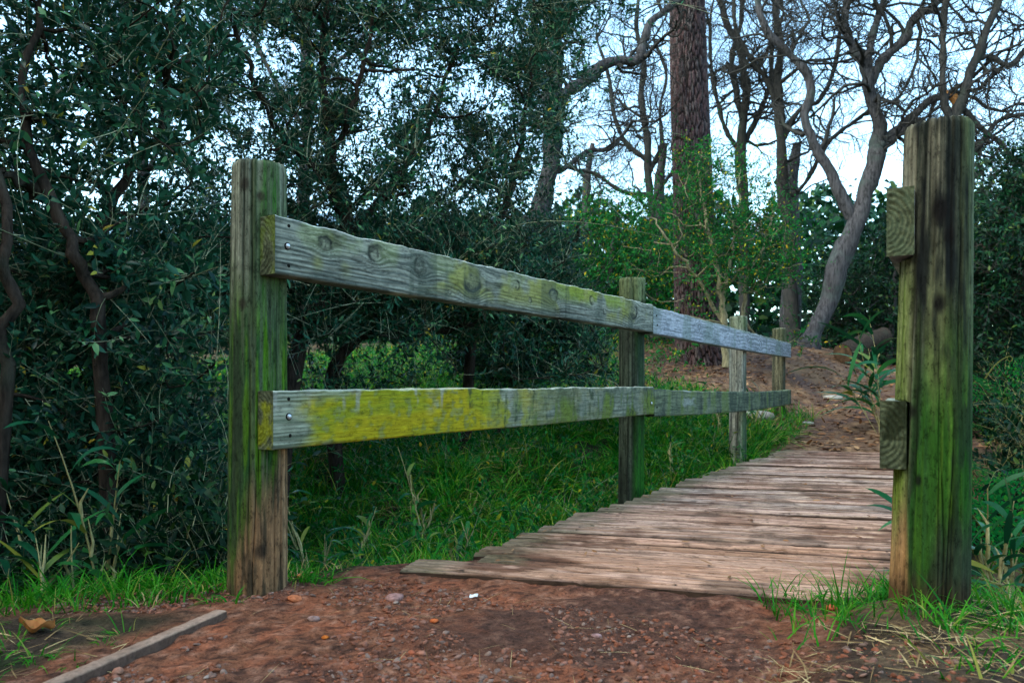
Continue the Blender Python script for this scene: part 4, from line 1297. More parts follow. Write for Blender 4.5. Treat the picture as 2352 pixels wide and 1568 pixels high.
# ---- far wood and added shading leaves: one mass
def far_wood_and_shading():
    lf = Acc()
    n = 64000
    px = RG.uniform(-500, 2900, n); d = RG.uniform(19, 34, n)
    topy = np.interp(px, [-500, 0, 300, 600, 900, 1250, 1700, 2000, 2300, 2900], [640, 600, 610, 600, 540, 500, 480, 470, 450, 420]) + (fbm(px / 90, d * .2, seed=91, oct=3) - .5) * 260
    py = topy + (890 - topy) * RG.random(n) ** 1.3
    pos = np.stack([(px - CX) / F_PX * d, d, EYE + (CY - py) / F_PX * d], -1)
    dr = RG.normal(size=(n, 3)); up = RG.normal(size=(n, 3)) + np.array([0, -.3, 1.2])
    leaves_at(lf, pos, dr, up, .2 + .25 * RG.random(n), leaf_small(.28, .06))
    n = 15000                                                    # unseen leaves added behind and left of the viewer to block sky light
    an = RG.uniform(math.radians(150), math.radians(312), n); rd = RG.uniform(6, 16, n)
    top = 5.5 + 5 * fbm(an * 3, rd * .2, seed=17, oct=3)
    pos = np.stack([np.sin(an) * rd, np.cos(an) * rd, top * RG.random(n) ** .8], -1)
    leaves_at(lf, pos, RG.normal(size=(n, 3)), RG.normal(size=(n, 3)) + np.array([0, 0, 1.]), .35 + .4 * RG.random(n), leaf_small(.3, .06))
    o = lf.build("far_wood_and_shading", M['dark'])
    tag(o, "dark wall of far woodland closing the view behind the bridge, plus added unseen shading leaves", kind="stuff")


far_wood_and_shading()


def under():
    tw, lf = Acc(), Acc()
    n = 2600
    px = RG.uniform(-350, 560, n); d = RG.uniform(2.35, 4.2, n)
    b = np.stack([(px - CX) / F_PX * d, d, 0 * d], -1)
    s, t = st(b[:, 0], b[:, 1])
    k = (s > .25 + np.clip(t, -1.1, 0) * 1.25) & (t < -.2); b = b[k]; N = len(b)
    b[:, 2] = height(b[:, 0], b[:, 1]) + RG.random(N) * .45
    twiggy(tw, lf, b, RG.normal(size=(N, 3)) * .5 + np.array([0, -.1, .8]), .16 + .22 * RG.random(N), 6, .062, LT, np.full(N, .0018), droop=.25)
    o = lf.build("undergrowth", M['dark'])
    tag(o, "dark tangled undergrowth in the shade below the left olive shrub", kind="stuff")
    tw.build("twigs", M['twig'], o)


under()


def under_right():
    tw, lf = Acc(), Acc()
    n = 1500
    px = RG.uniform(2235, 2700, n); d = RG.uniform(4.0, 6.5, n)
    b = np.stack([(px - CX) / F_PX * d, d, 0 * d], -1)
    s, t = st(b[:, 0], b[:, 1]); k = (t > 1.7); b = b[k]; N = len(b)
    b[:, 2] = height(b[:, 0], b[:, 1]) + RG.random(N) * .5
    twiggy(tw, lf, b, RG.normal(size=(N, 3)) * .5 + np.array([0, 0, .8]), .2 + .3 * RG.random(N), 7, .07, LT, np.full(N, .0018), droop=.25)
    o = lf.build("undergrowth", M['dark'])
    tag(o, "dark leafy undergrowth in the shade behind the thick right post", kind="stuff")
    tw.build("twigs", M['canestem'], o)


under_right()


# ---------------------------------------------------------------- grass, canes, ferns
def scatter_px(n, box, dlo, dhi, mask=None):
    pass


def grass(name, label, n, area, hmin, hmax, mat, wmin=.003, wmax=.006, lean=.5, droop=.35, cond=None, clump=2.2, cth=.35, segs=3):
    x0, x1, y0, y1 = area
    x = RG.uniform(x0, x1, n * 3); y = RG.uniform(y0, y1, n * 3)
    k = fbm(x * clump, y * clump, seed=len(name) + n, oct=3) > cth
    if cond is not None:
        s, t = st(x, y); k &= cond(x, y, s, t)
    x, y = x[k][:n], y[k][:n]
    z = height(x, y) - .006
    N = len(x)
    ptc = fbm(x * 1.7, y * 1.7, seed=n, oct=2)
    h = (hmin + (hmax - hmin) * RG.random(N) ** 1.5) * (.55 + .9 * ptc)
    d = np.stack([RG.normal(size=N) * lean, RG.normal(size=N) * lean, np.ones(N)], -1)
    a = Acc()
    blades(a, np.stack([x, y, z], -1), d, h, RG.uniform(wmin, wmax, N), droop * (.3 + 1.2 * RG.random(N)), segs)
    return tag(a.build(name, mat), label, kind="stuff")


onpath = lambda s, t: (s < .35 + .2 * np.clip(t, 0, 2)) & (t > -.02) & (t < 1.3)
grass("bank_grass", "fresh green grass along the near bank left of the first post", 5200, (-3.2, -.5, 1.25, 2.5), .05, .13, M['brightgrass'],
      cond=lambda x, y, s, t: (s > -.06 + np.clip(t, -1.1, 0) * 1.25 - .02 + .0 * x) & (s < .36 + np.clip(t, -1.1, 0) * 1.25 + .1) & (t < -.04), cth=.36, clump=3)
grass("verge_grass", "green grass between the first post and the deck planks", 3600, (-.75, .6, 1.95, 3.3), .04, .13, M['brightgrass'],
      cond=lambda x, y, s, t: (s > .14) & (s < 1.7) & (t > -.45) & (t < .17 - .07 * (s < .5)) & ((x + .66) ** 2 + (y - 2) ** 2 > .006), cth=.25)
def tussocks(name, label, nt_, area, cond, per, hmin, hmax, mat, w0, w1, rad=.05):
    x0, x1, y0, y1 = area
    x = RG.uniform(x0, x1, nt_ * 6); y = RG.uniform(y0, y1, nt_ * 6)
    s, t = st(x, y); k = cond(x, y, s, t); x, y = x[k][:nt_], y[k][:nt_]; N = len(x)
    a = Acc()
    sz = .55 + .75 * RG.random(N) ** 1.4
    id_ = np.repeat(np.arange(N), per); M_ = len(id_)
    an = RG.random(M_) * 6.283; rr = RG.random(M_) ** .6
    bx = x[id_] + np.cos(an) * rr * rad * sz[id_]; by = y[id_] + np.sin(an) * rr * rad * sz[id_]
    tilt = .15 + .75 * rr * RG.random(M_) + .1
    ax_ = RG.normal(size=(N, 2)) * .22
    d = np.stack([np.cos(an) * tilt + ax_[id_, 0], np.sin(an) * tilt + ax_[id_, 1], np.ones(M_)], -1)
    h = (hmin + (hmax - hmin) * RG.random(M_) ** 1.3) * sz[id_]
    blades(a, np.stack([bx, by, height(bx, by) - .005], -1), d, h, RG.uniform(w0, w1, M_), RG.uniform(.2, .95, M_), 4)
    return tag(a.build(name, mat), label, kind="stuff")


for (qx, qy), lb, nn_ in ((RP, "grass and dead stalks crowding the foot of the thick right post", 46), (P1, "short grass around the foot of the first post", 16)):
    tussocks("foot_grass", lb, nn_, (qx - .2, qx + .2, qy - .2, qy + .2), lambda x, y, s, t, qx=qx, qy=qy: (np.hypot(x - qx, y - qy) > .082) & (np.hypot(x - qx, y - qy) < .15 + .06 * (qx > 0)) & ((qx > 0) | (y > qy - .02) | (x < qx)), 16, .03, .11, M['brightgrass'], .002, .005, .02)


def weeds(name, label, n, area, cond, lsize, zhi):
    x = RG.uniform(area[0], area[1], n * 6); y = RG.uniform(area[2], area[3], n * 6)
    s, t = st(x, y); k = cond(x, y, s, t); x, y = x[k][:n], y[k][:n]; N = len(x)
    b = np.stack([x, y, height(x, y) + zhi * RG.random(N)], -1)
    tw, lf = Acc(), Acc()
    twiggy(tw, lf, b, RG.normal(size=(N, 3)) * .45 + np.array([0, 0, .8]), .1 + .22 * RG.random(N), 5, lsize, LT, np.full(N, .0014), droop=.2)
    o = lf.build(name, M['bush'])
    tag(o, label, kind="stuff")
    tw.build("twigs", M['twig'], o)


gcond = lambda x, y, s, t: (s > .75 + np.clip(t, -1, 0) * .6) & (s < 5.8) & (t < .04) & (t > -4.6)
weeds("gully_weeds", "leafy green weeds among the grass in the gully under the rails", 2000, (-4.5, 3.0, 2.4, 8.0), lambda x, y, s, t: (s > 1) & (s < 5.8) & (t < -.1) & (t > -4.6) & (fbm(x * 1.3, y * 1.3, seed=61, oct=2) > .42), .052, .22)
weeds("bank_weeds", "bright leafy weeds on the far bank behind the olive shrub", 900, (-7, 2.5, 5.5, 11), lambda x, y, s, t: (s > 4.6) & (s < 9) & (t < -1.5), .07, .3)
tussocks("grass_tussocks", "lush green grass tussocks in the gully under the left railing", 1900, (-4.5, 3.2, 2.2, 8.2), gcond, 46, .14, .40, M['grass'], .005, .011)
tussocks("sparse_grass", "tufts of green grass on the dark soil left of the edging board", 75, (-1.7, -.62, 1.15, 1.95), lambda x, y, s, t: (x < BL(y) - .03) & (fbm(x * 5, y * 5, seed=63, oct=2) > .47), 15, .03, .09, M['brightgrass'], .002, .004, .025)
tussocks("dead_grass", "dry yellowed grass tufts standing among the green in the gully", 230, (-4.5, 3.0, 2.2, 8.0), gcond, 20, .12, .34, M['straw'], .003, .006)
tussocks("dead_grass", "dry yellowed blades among the near bank grass", 70, (-2.6, .5, 1.4, 2.9), lambda x, y, s, t: (t < .02) & (s > -.1 + np.clip(t, -1.1, 0) * 1.25) & (s < .5 + np.clip(t, -1.1, 0) * 1.2) & (np.hypot(x + .66, y - 2) > .1), 9, .04, .11, M['straw'], .002, .004, .03)
tussocks("tall_grass", "tall loose grass blades by the foot of the first post", 26, (-1.25, -.5, 1.95, 2.4), lambda x, y, s, t: (t < -.12) & (s > -.05 + np.clip(t, -1.1, 0) * 1.2) & (s < .35 + np.clip(t, -1.1, 0) * 1.2), 14, .08, .22, M['brightgrass'], .003, .006, .03)
grass("gully_grass", "lush dark green grass filling the gully between the tussocks", 16000, (-4.5, 3.2, 2.2, 8.2), .14, .36, M['grass'], wmin=.004, wmax=.009,
      cond=lambda x, y, s, t: (s > .75 + np.clip(t, -1, 0) * .6) & (s < 5.8) & (t < .06) & (t > -4.6), cth=.27, lean=.55, droop=.55)
grass("far_bank_grass", "bright green grass on the far bank beyond the gully", 26000, (-9, 4.2, 5.0, 15), .10, .24, M['brightgrass'], wmin=.006, wmax=.012,
      cond=lambda x, y, s, t: (s > 4.2 + .7 * (t > -1)) & (s < 9.2 + 2 * (t < -3.5)) & (t < -.3 - np.clip(s - 6.2, 0, 2.0) * 1.1), cth=.3)
grass("far_end_grass", "grass tuft around the last railing post at the end of the deck", 1100, (1.7, 3.3, 5.9, 8.6), .12, .3, M['grass'], wmin=.005, wmax=.01,
      cond=lambda x, y, s, t: (t > -.45) & (t < .16) & (s > 4.3) & (s < 7.1), cth=.2, droop=.5)
grass("right_grass", "green grass tufts around the foot of the thick right post", 1500, (.5, 2.2, 1.2, 2.6), .05, .15, M['brightgrass'],
      cond=lambda x, y, s, t: (t > 1.22) & (s > -.55) & (s < 1.6) & ((x - RP[0]) ** 2 + (y - RP[1]) ** 2 > .008), cth=.42, clump=5)
grass("right_deck_grass", "grass creeping over the right ends of the near planks", 900, (.6, 1.7, 1.7, 2.9), .05, .14, M['brightgrass'],
      cond=lambda x, y, s, t: (t > 1.16 + .1 * np.sin(s * 9)) & (t < 1.6) & (s > .45) & (s < 1.5), cth=.3, clump=4)
grass("right_bank_grass", "dark grass on the bank beyond the right railing", 6000, (1.2, 6, 1.8, 7), .12, .35, M['grass'], wmin=.005, wmax=.010,
      cond=lambda x, y, s, t: (t > 1.62) & (s > .6) & (s < 7), cth=.3, droop=.5)
grass("deck_weeds", "tiny weeds sprouting between the deck planks", 260, (0, 3.2, 2.0, 6.2), .012, .035, M['brightgrass'], wmin=.002, wmax=.004,
      cond=lambda x, y, s, t: (t > .2) & (t < 1.4) & (s > .5), cth=.6, clump=6)


def straw(name, label, n, cond, area, L=(.03, .09), mat='straw', W=(.0015, .004), zup=.004, cth=.4, clump=5):
    x0, x1, y0, y1 = area
    x = RG.uniform(x0, x1, n * 4); y = RG.uniform(y0, y1, n * 4)
    s, t = st(x, y)
    k = cond(x, y, s, t) & (fbm(x * clump, y * clump, seed=n, oct=3) > cth)
    x, y = x[k][:n], y[k][:n]; N = len(x)
    z = height(x, y) + zup * RG.random(N)
    d = np.stack([RG.normal(size=N), RG.normal(size=N), .16 * RG.random(N)], -1)
    a = Acc()
    blades(a, np.stack([x, y, z], -1), d, RG.uniform(*L, N), RG.uniform(*W, N), .1 * RG.random(N), 2, prof=.5)
    return tag(a.build(name, M[mat]), label, kind="stuff")


straw("dry_straw", "dry yellow straw lying around the right post", 3000, lambda x, y, s, t: (t > 1.27 + .1 * (s < -.3)) & (s < .9), (.35, 2.0, 1.1, 2.2))
straw("bank_straw", "dry stalks on the dark soil by the edging board", 420, lambda x, y, s, t: (x < BL(y) - .02) & (y < 1.95), (-1.6, -.55, 1.1, 2.0))
straw("gully_straw", "pale dead grass stalks in the gully", 2400, lambda x, y, s, t: (s > .6) & (s < 5.5) & (t < .1), (-3, 3, 2.2, 7), L=(.08, .2), zup=.12)
straw("path_needles", "scattered pine needles on the dirt path", 170, lambda x, y, s, t: (s < .3) & (t > 0) & (t < 1.5), (-.6, 1.2, 1.1, 2.2), L=(.04, .11), W=(.001, .0016), cth=.1)
straw("leaf_litter", "brown leaf litter over the path beyond the deck", 11000, lambda x, y, s, t: (s > 5.25) & (t > -3.2) & (t < 2.8), (-1, 7, 6, 13), L=(.03, .09), mat='litter', W=(.015, .04), zup=.015, cth=.2)


def deck_bits():
    n = 260
    m = RG.uniform(.1, 5.3, n); l = RG.uniform(.02, 1.28, n)
    b = np.array([-.317, 2.195])[None] + U * m[:, None] + W_ * l[:, None]
    a = Acc()
    d = np.stack([RG.normal(size=n), RG.normal(size=n), .1 * RG.random(n)], -1)
    blades(a, np.concatenate([b, np.full((n, 1), .0075)], 1), d, RG.uniform(.012, .05, n), RG.uniform(.003, .014, n), .1 * RG.random(n), 2, prof=.6)
    tag(a.build("deck_litter", M['litter']), "bits of dead leaf and twig lying on the deck planks", kind="stuff")


deck_bits()


def debris_mesh(seed):
    import bmesh
    bm = bmesh.new(); bmesh.ops.create_icosphere(bm, subdivisions=2, radius=1)
    V = np.array([v.co[:] for v in bm.verts]); Fs = np.array([[v.index for v in f.verts] for f in bm.faces]); bm.free()
    V = V * (1 + .55 * (fbm(V[:, 0] * 1.3 + seed, V[:, 1] * 1.3, V[:, 2] * 1.3, seed, 3) - .5)[:, None])
    for k in range(5):                                           # chipped faces
        n = unit(np.random.default_rng(seed * 9 + k).normal(size=3)); dp = V @ n
        V = V - n * np.clip(dp - .66, 0, None)[:, None] * .85
    V[:, 2] *= .72
    return V, Fs


ST = [debris_mesh(k) for k in range(4)]


def gravel():
    a = Acc()
    n = 11000
    x = RG.uniform(-1.1, 1.5, n * 4); y = RG.uniform(1.12, 2.25, n * 4); s, t = st(x, y)
    k = (s < .4 + .2 * np.clip(t, 0, 2)) & (t > -.5) & (t < 1.6) & (s > -1.4) & (fbm(x * 4, y * 4, seed=44, oct=3) > .38) & ((x > BL(y) + .03) | (y > 1.8)) & (RG.random(n * 4) < np.clip(1.15 - t * .55, .2, 1))
    k &= ~((s > .3) & (t > .1))
    x, y = x[k][:n], y[k][:n]; N = len(x)
    r = .0012 + .0065 * RG.random(N) ** 4.0
    z = height(x, y) + r * .15
    for q, (V0, F0) in enumerate(ST):
        m = np.arange(N) % 4 == q
        d = np.stack([RG.normal(size=m.sum()), RG.normal(size=m.sum()), .3 * RG.normal(size=m.sum())], -1)
        X, Y, Z = frames(d, np.array([0, 0, 1.0]) + .3 * RG.normal(size=(m.sum(), 3)))
        V, F = bake(V0, [F0], np.stack([x, y, z], -1)[m], X, Y, Z, r[m][:, None] * np.array([1.25, 1, .8]))
        a.add(V, *F)
    tag(a.build("gravel", M['stone'], smooth=True), "small red brown pebbles strewn over the dirt path", kind="stuff")


gravel()


def stonemat(nm, c):
    return islandmat(nm, [(0, c), (1, c)], nscale=110, namt=.4)


def ground_at(px, py):
    """where the line of sight meets the ground"""
    d = 1.2
    for k in range(4000):
        p = P(px, py, d)
        if p[2] <= float(height(p[0], p[1])): return p
        d += .004
    return p


stones = [((908, 1378), .021, S(150, 112, 104), "rounded pinkish grey stone, largest on the dirt path"),
          ((676, 1378), .016, S(176, 104, 70), "flat orange stone near the foot of the first post"),
          ((692, 1325), .012, S(190, 110, 70), "orange chip of stone against the right side of the first post"),
          ((998, 1428), .010, S(178, 92, 52), "small orange stone right of the white paper scrap's line of pebbles"),
          ((968, 1504), .011, S(150, 100, 80), "brown pebble near the bottom of the path, below the pinkish stone"),
          ((946, 1500), .008, S(150, 84, 60), "smaller red pebble beside the brown pebble at the bottom of the path"),
          ((720, 1424), .013, S(140, 112, 104), "grey pebble on the path below the flat orange stone"),
          ((746, 1466), .008, S(184, 98, 40), "tiny bright orange pebble on the path"),
          ((1370, 1462), .010, S(150, 116, 112), "pale mauve pebble in the middle of the near path"),
          ((1910, 1400), .014, S(180, 88, 60), "red stone at the right front corner of the deck"),
          ((270, 1545), .012, S(150, 104, 84), "brown stone beside the edging board's near end")]
for k, ((px, py), r, c, lb) in enumerate(stones):
    V0, F0 = ST[k % 4]
    p = ground_at(px, py); rot = RG.random() * 6
    X, Y, Z = frames(np.array([[math.cos(rot), math.sin(rot), .1]]), np.array([[0, 0, 1.0]]))
    V, F = bake(V0, [F0], np.array([p + np.array([0, 0, r * .3])]), X, Y, Z, np.array([[r * 1.2, r, r * .85]]))
    a = Acc(); a.add(V, *F)
    tag(a.build("stone", stonemat("stone_%d" % k, c)), lb, "stone", "stones lying on the dirt path")
for (px, py, d, r, lb) in ((1738, 962, 7.6, .10, "pale log like boulder between the last two railing posts"), (1855, 965, 7.6, .035, "small grey stone on the path beyond the deck"), (1912, 902, 9.2, .07, "flat grey stone embedded in the far path")):
    V0, F0 = ST[1]
    p = P(px, py, d); p[2] = float(height(p[0], p[1])) + r * .25
    X, Y, Z = frames(np.array([[.4, 1, 0]]), np.array([[0, 0, 1.0]]))
    V, F = bake(V0, [F0], np.array([p]), X, Y, Z, np.array([[r * 1.7, r, r * .8]]))
    a = Acc(); a.add(V, *F)
    tag(a.build("stone", stonemat("far_stone", S(150, 146, 140))), lb, "stone", "stones beyond the bridge")

# paper scrap, dry leaf, moss clump, log
p = ground_at(1088, 1374)
a = Acc()
nu, nv = 6, 4
UU, VV = np.meshgrid(np.linspace(-.0105, .0105, nu), np.linspace(-.0055, .0055, nv), indexing='ij')
top = np.stack([UU + .15 * VV, VV, .006 + .0025 * np.sin(UU * 260)], -1); bot = top - np.array([0, 0, .0012])
Vp = np.concatenate([top.reshape(-1, 3), bot.reshape(-1, 3)])
ring = [i * nv for i in range(nu)] + [(nu - 1) * nv + j for j in range(1, nv)] + [i * nv + nv - 1 for i in range(nu - 2, -1, -1)] + [j for j in range(nv - 2, 0, -1)]
side = np.array([[ring[i], ring[(i + 1) % len(ring)], ring[(i + 1) % len(ring)] + nu * nv, ring[i] + nu * nv] for i in range(len(ring))])
Vp = Vp @ np.array([[1, 0, 0], [0, .8, .5], [0, -.5, .8]])
a.add(Vp + p + np.array([0, 0, .004]), grid_faces(nu, nv), grid_faces(nu, nv)[:, ::-1] + nu * nv, side)
tag(a.build("paper_scrap", M['paper'], smooth=False), "tiny white scrap of paper lying on the dirt path", "litter")

p = ground_at(85, 1452)
a = Acc()
nu, nv = 14, 7
u = np.linspace(-1, 1, nu); v = np.linspace(-1, 1, nv)
UU, VV = np.meshgrid(u, v, indexing='ij')
wd = .017 * (1 - np.abs(UU) ** 2.2) + .002
lf_ = np.stack([UU * .038, VV * wd, .006 + .014 * VV ** 2 * (1 - UU * .4) + .012 * UU ** 2 + .006 * np.sin(UU * 5 + VV * 2)], -1)
a.add(np.concatenate([lf_.reshape(-1, 3), (lf_ - np.array([0, 0, .0015])).reshape(-1, 3)]) + p, grid_faces(nu, nv), grid_faces(nu, nv)[:, ::-1] + nu * nv)
tag(a.build("dry_leaf", islandmat("dead_leaf", [(0, S(160, 104, 60)), (1, S(170, 112, 66))], namt=.4)), "curled brown dead leaf on the grass edge in the near left corner", "leaf")

p = ground_at(330, 1350)
a = Acc()
V0, F0 = ST[0]
for k in range(26):
    q = p + np.array([RG.normal() * .045, RG.normal() * .02, .0]); q[2] = float(height(q[0], q[1])) + .004
    X, Y, Z = frames(RG.normal(size=(1, 3)), np.array([[0, 0, 1.0]]))
    V, F = bake(V0, [F0], q[None], X, Y, Z, np.array([.012 + .012 * RG.random()])); a.add(V, *F)
n = 2600
q = p + RG.normal(size=(n, 3)) * np.array([.045, .022, 0]); q[:, 2] = height(q[:, 0], q[:, 1]) + .008
blades(a, q, np.stack([RG.normal(size=n) * .6, RG.normal(size=n) * .6, np.ones(n)], -1), .008 + .012 * RG.random(n), np.full(n, .0022), np.full(n, .1), 2)
tag(a.build("moss_clump", M['moss']), "low cushion of olive green moss on the bank left of the first post", "moss")

# fallen log beyond the path
lt = thing("fallen_log", "short sawn log with its cut end towards the path, right of the big oak", "log", P(1938, 850, 12.2))
a = Acc()
A_, B_ = P(1936, 812, 12.2), P(2030, 770, 13.0)
pts = crom([A_, (A_ + B_) / 2 + np.array([0, 0, .02]), B_], 14)
V, Fq = tubes(pts[None] + (RG.random((1, 14, 3)) - .5) * .01, gnarl(pts, np.linspace(.155, .14, 14), 5, .1)[None], 18); a.add(V, Fq)
a.build("bark", M['olivebark'], lt)
a = Acc()
ax_ = unit(A_ - B_); e1 = unit(np.cross(ax_, np.array([0, 0, 1.0]))); e2 = np.cross(e1, ax_)
rr_ = np.array([.155, .11, .06, .004]); an_ = np.arange(18) / 18 * 2 * math.pi
V = np.array([A_ + ax_ * (.012 + .004 * k) + (e1 * math.cos(q) + e2 * math.sin(q)) * r_ for k, r_ in enumerate(rr_) for q in an_])
F = np.concatenate([grid_faces(4, 18), np.array([[k * 18 + 17, (k + 1) * 18 + 17, (k + 1) * 18, k * 18] for k in range(3)])])
a.add(V, F)
a.build("cut_end", islandmat("sawn_end", [(0, S(84, 66, 50)), (1, S(90, 70, 54))], nscale=14, namt=.5), lt)


# ---- canes
def cane(label, base, hs, lean, bl, seed, group, mat='cane', nb=6, yellow=0):
    rs = np.random.default_rng(seed)
    t = thing("cane_plant", label, "plant", base, group)
    stm, lf = Acc(), Acc()
    bp, bd, bL, bW = [], [], [], []
    for h in hs:
        d = unit(np.array([rs.normal() * .22 + lean[0], rs.normal() * .22 + lean[1], 1.0]))
        b = np.array(base) + np.array([rs.normal() * .03, rs.normal() * .03, -.02])
        tt = np.linspace(0, 1, 9)[:, None]
        pth = b + d * h * tt + rs.normal(size=3) * .06 * h * tt ** 2
        r = np.interp(np.linspace(0, 1, 9), [0, .6, 1], [.0042, .003, .0014])
        V, Fq = tubes(pth[None], r[None], 5); stm.add(V, Fq)
        for f in np.linspace(.3, .62, 3):                     # dry sheaths
            i = f * 8; i0 = int(i); p = pth[i0] * (1 - i + i0) + pth[min(8, i0 + 1)] * (i - i0)
            V, Fq = tubes(np.array([[p, p + d * .05 + rs.normal(size=3) * .006, p + d * .1 + rs.normal(size=3) * .022]]), np.array([[.0055, .0045, .001]]), 5); stm.add(V, Fq)
        for k in range(nb):
            f = .38 + .62 * (k + rs.random() * .6) / nb
            i = min(f, .999) * 8; i0 = int(i); p = pth[i0] * (1 - i + i0) + pth[i0 + 1] * (i - i0)
            a_ = rs.random() * 6.28
            o_ = np.array([math.cos(a_), math.sin(a_), .0])
            bp.append(p); bd.append(d * (.55 + .5 * f) + o_ * (.75)); bL.append(bl * rs.uniform(.6, 1.15)); bW.append(bl * rs.uniform(.085, .13))
    stm.build("stem", M['canestem'], t)
    blades(lf, np.array(bp), np.array(bd), np.array(bL), np.array(bW), rs.uniform(.15, .75, len(bp)), 6, fold=.25, prof=.8)
    lf.build("leaves", M[mat], t)
    return t


def gp(px, py, d):
    q = P(px, py, d); q[2] = float(height(q[0], q[1])); return q


lowc = "cane plants in the dark thicket left of the near post"
ll = ["broad bladed dark cane at the far left edge of the thicket", "cane with a bent blade below the crooked left trunk", "cane beside the moss clump with a yellow edged blade", "low cane in the shadow beneath the olive, midway between left edge and post",
      "thin cane leaning towards the near post's left side", "tall pale cane stalk crossing in front of the left thicket", "short cane tuft nearest the grass edge on the left"]
for k, (px, d) in enumerate(((20, 2.35), (130, 2.5), (215, 2.3), (330, 2.7), (430, 2.8), (290, 2.9), (95, 2.15))):
    cane(ll[k], gp(px, 900, d), [.75, .6, .5, .4] if k != 6 else [.3, .25], (0, 0), .24, 40 + k, lowc, nb=5)
gl = ["pale stalked cane standing in the gully just right of the near post", "cane in the gully below the middle of the near lower rail", "cane clump with dry straw sheaths beside the left edge of the deck", "small cane below the near lower rail's far end", "young cane between the second and third railing posts", "low cane at the foot of the third railing post", "cane with a yellow blade before the last railing post"]
for k, (px, d, hs) in enumerate(((722, 3.2, [.5, .4, .3]), (965, 3.9, [.55, .4, .3]), (1075, 3.4, [.36, .3, .24]), (835, 3.5, [.36, .3]), (1560, 5.6, [.42, .3]), (1650, 6.6, [.5, .4, .3]), (1735, 7.3, [.4, .35, .3, .25]))):
    cane(gl[k], gp(px, 900, d), hs, (0, 0), .2, 60 + k, "cane plants in the gully under the left railing", nb=4)
cane("tall cane with long arching blades beside the far deck end, left of the thick post", gp(2020, 930, 7.0), [1.05, .95, .85, .75, .65, .6, .5], (-.2, 0), .44, 80, "cane plants by the right post", nb=8)
rl_ = ["pale cane stalk with a three bladed tip right of the thick post", "bushy cane with drooping blades at the right edge", "cane close behind the foot of the thick post on its right", "low cane in front of the ferns at the right edge"]
for k, (px, d, hs) in enumerate(((2285, 2.35, [.72, .6, .5]), (2345, 2.5, [.55, .5, .4, .4]), (2252, 2.1, [.5, .45, .4, .3]), (2330, 2.1, [.4, .35, .3]))):
    cane(rl_[k], gp(px, 900, d), hs, (0, 0), .17, 90 + k, "cane plants by the right post", nb=7)


# ---- ferns
def fern(label, base, fronds, seed, group):
    rs = np.random.default_rng(seed)
    t = thing("fern", label, "fern", base, group)
    stm, lf = Acc(), Acc()
    PT = leaf_small(.2, .03)
    for (dx, dy, dz, Lf, dr) in fronds:
        d = unit(np.array([dx, dy, dz])); K = 20
        tt = np.linspace(0, 1, K)[:, None]
        pth = np.array(base) + d * Lf * tt; pth[:, 2] -= dr * Lf * tt[:, 0] ** 2
        V, Fq = tubes(pth[None], np.linspace(.006, .0012, K)[None], 5); stm.add(V, Fq)
        tg = unit(np.gradient(pth, axis=0))
        side = unit(np.cross(tg, np.array([0, 0, 1.0]))); nup = np.cross(side, tg)
        for i in range(5, K):
            for j in (0,):
                f = (i + j - 5) / (K - 5)
                pl = Lf * .30 * math.sin(min(1, f * 1.15 + .12) * math.pi * .93 + .1) ** .8 * (1 - .25 * f) + .012
                p = pth[i] + (tg[i] * Lf / K * j)
                for sg in (1, -1):
                    pd = unit(side[i] * sg + tg[i] * .45 - np.array([0, 0, .18]) + rs.normal(size=3) * .06)
                    m = 13
                    q = np.linspace(.06, 1, m)[:, None]
                    c = p + pd * pl * q; c[:, 2] -= .12 * pl * q[:, 0] ** 2
                    pside = unit(np.cross(pd, nup[i]))
                    ls = np.interp(q[:, 0], [0, .3, 1], [.9, 1, .25]) * max(.009, pl * .13)
                    for s2 in (1, -1):
                        leaves_at(lf, c, pd * .5 + pside * s2 + rs.normal(size=(m, 3)) * .05, nup[i] + np.zeros((m, 3)), ls, PT)
    stm.build("stem", M['fernstem'], t)
    lf.build("fronds", M['fern'], t)


fg = "ferns behind the right post"
fern("large fern with long drooping fronds right of the thick post", gp(2345, 1000, 2.75) + np.array([0, 0, .16]), [(-.5, -.2, 1, .9, .35), (-.9, 0, .7, .85, .4), (-.2, -.4, 1, .95, .3), (-.9, -.4, .5, .7, .4), (.3, -.5, .8, .8, .4), (-.7, .5, .8, .8, .4)], 3, fg)
fern("shadowed fern behind the large one, spreading flat fronds", gp(2330, 1000, 4.4), [(-.6, -.2, 1.1, 1.0, .3), (-.3, -.5, .9, 1.1, .4), (.3, -.4, 1.2, 1.1, .3), (.8, -.2, .8, 1.0, .4), (-.8, .3, .8, .9, .4)], 4, fg)
fern("far fern at the dark wood edge with upright fronds", gp(2370, 1000, 5.8), [(-.7, -.2, 1.0, 1.3, .3), (-.3, -.5, 1.3, 1.3, .3), (.3, -.4, 1.2, 1.2, .3), (-.9, .1, .7, 1.2, .4)], 6, fg)
# fiddleheads
fh = Acc()
fz = thing("fern_fiddlehead", "pale curled young fern shoot above the large fern", "fern", P(2262, 870, 2.8))
th_ = np.linspace(0, 1, 30)
base_f = P(2262, 870, 2.8); tip = P(2318, 818, 2.8)
st_ = base_f + (tip - base_f) * np.clip(th_ * 1.6, 0, 1)[:, None] + np.array([0, 0, .015]) * np.sin(np.clip(th_ * 1.6, 0, 1) * 3.14)[:, None]
cu = np.clip((th_ - .62) / .38, 0, 1); rr_ = .014 * (1 - cu * .75)
st_[:, 0] += np.where(cu > 0, np.sin(cu * 7) * rr_, 0); st_[:, 2] += np.where(cu > 0, (1 - np.cos(cu * 7)) * -rr_ , 0)
V, Fq = tubes(st_[None], np.linspace(.0028, .0014, 30)[None], 6); fh.add(V, Fq)
fh.build("stem", M['fernstem'], fz)

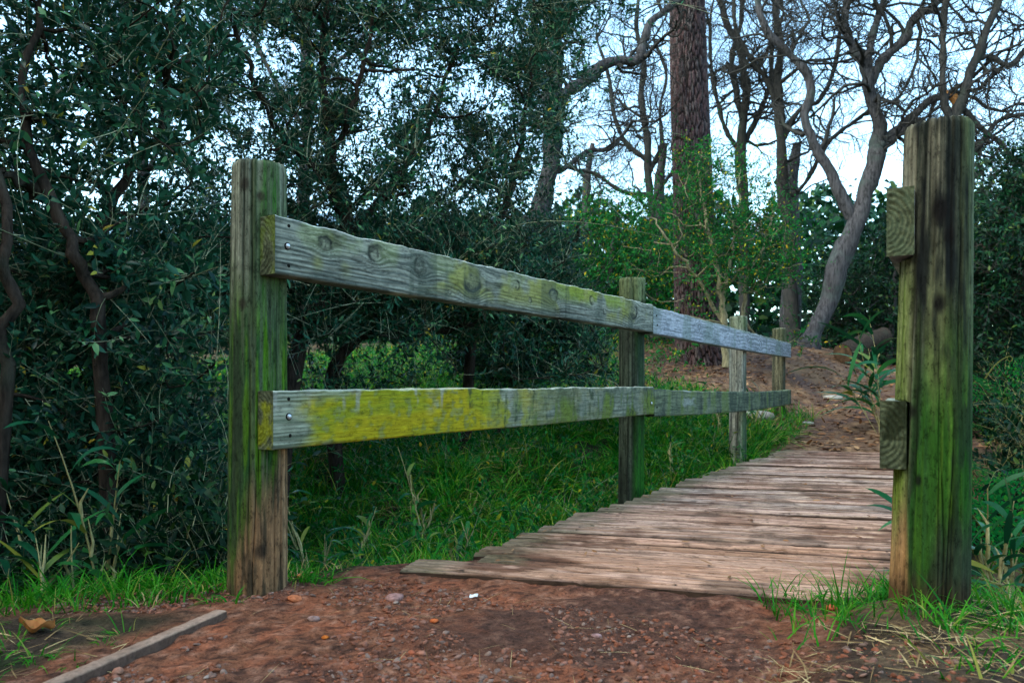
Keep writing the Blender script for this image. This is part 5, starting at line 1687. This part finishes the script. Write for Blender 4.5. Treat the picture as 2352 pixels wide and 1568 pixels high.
# ---------------------------------------------------------------- light, air, camera
SUN_EL, SUN_AZ = 42.0, 238.0
w = bpy.data.worlds.new("World"); sc.world = w; w.use_nodes = True
nt = w.node_tree
bg = nt.nodes["Background"]
sky = nt.nodes.new("ShaderNodeTexSky"); sky.sky_type = 'NISHITA'; sky.sun_disc = False
sky.sun_elevation = math.radians(SUN_EL); sky.sun_rotation = math.radians(SUN_AZ)
sky.air_density = 1.0; sky.dust_density = 1.5; sky.ozone_density = .6
tint = nt.nodes.new("ShaderNodeMix"); tint.data_type = 'RGBA'; tint.blend_type = 'MULTIPLY'; tint.inputs[0].default_value = 1.0
nt.links.new(sky.outputs[0], tint.inputs[6]); tint.inputs[7].default_value = (.92, 1.08, .99, 1)      # the cyan cast of that evening sky
nt.links.new(tint.outputs[2], bg.inputs[0]); bg.inputs[1].default_value = 0.15
L = bpy.data.lights.new("sun", 'SUN'); L.energy = 0.65; L.angle = math.radians(60); L.color = (1, .92, .78)
lo = bpy.data.objects.new("sun", L); COL.objects.link(lo)
az, el = math.radians(SUN_AZ), math.radians(SUN_EL)
dirv = Vector((math.sin(az) * math.cos(el), math.cos(az) * math.cos(el), math.sin(el)))
lo.rotation_euler = (-dirv).to_track_quat('-Z', 'Y').to_euler()
lo.location = dirv * 50
cd = bpy.data.cameras.new("camera"); cam = bpy.data.objects.new("camera", cd); COL.objects.link(cam)
cam.location = (0, 0, EYE); cam.rotation_euler = (math.radians(90), 0, 0)
cd.sensor_width = 36; cd.lens = F_PX / 2352 * 36; cd.shift_y = (CY - 784) / 2352
cd.clip_start = .05; cd.clip_end = 2000
cd.dof.use_dof = True; cd.dof.focus_distance = 2.5; cd.dof.aperture_fstop = 7.0
sc.camera = cam
sc.view_settings.view_transform = 'Standard'; sc.view_settings.look = 'None'
sc.view_settings.exposure = 2.42; sc.view_settings.gamma = 1.0
sc.render.engine = 'CYCLES'
sc.cycles.use_denoising = True
sc.cycles.max_bounces = 6; sc.cycles.diffuse_bounces = 3; sc.cycles.glossy_bounces = 2; sc.cycles.transmission_bounces = 3
sc.cycles.use_adaptive_sampling = False; sc.cycles.sample_clamp_indirect = 4.0
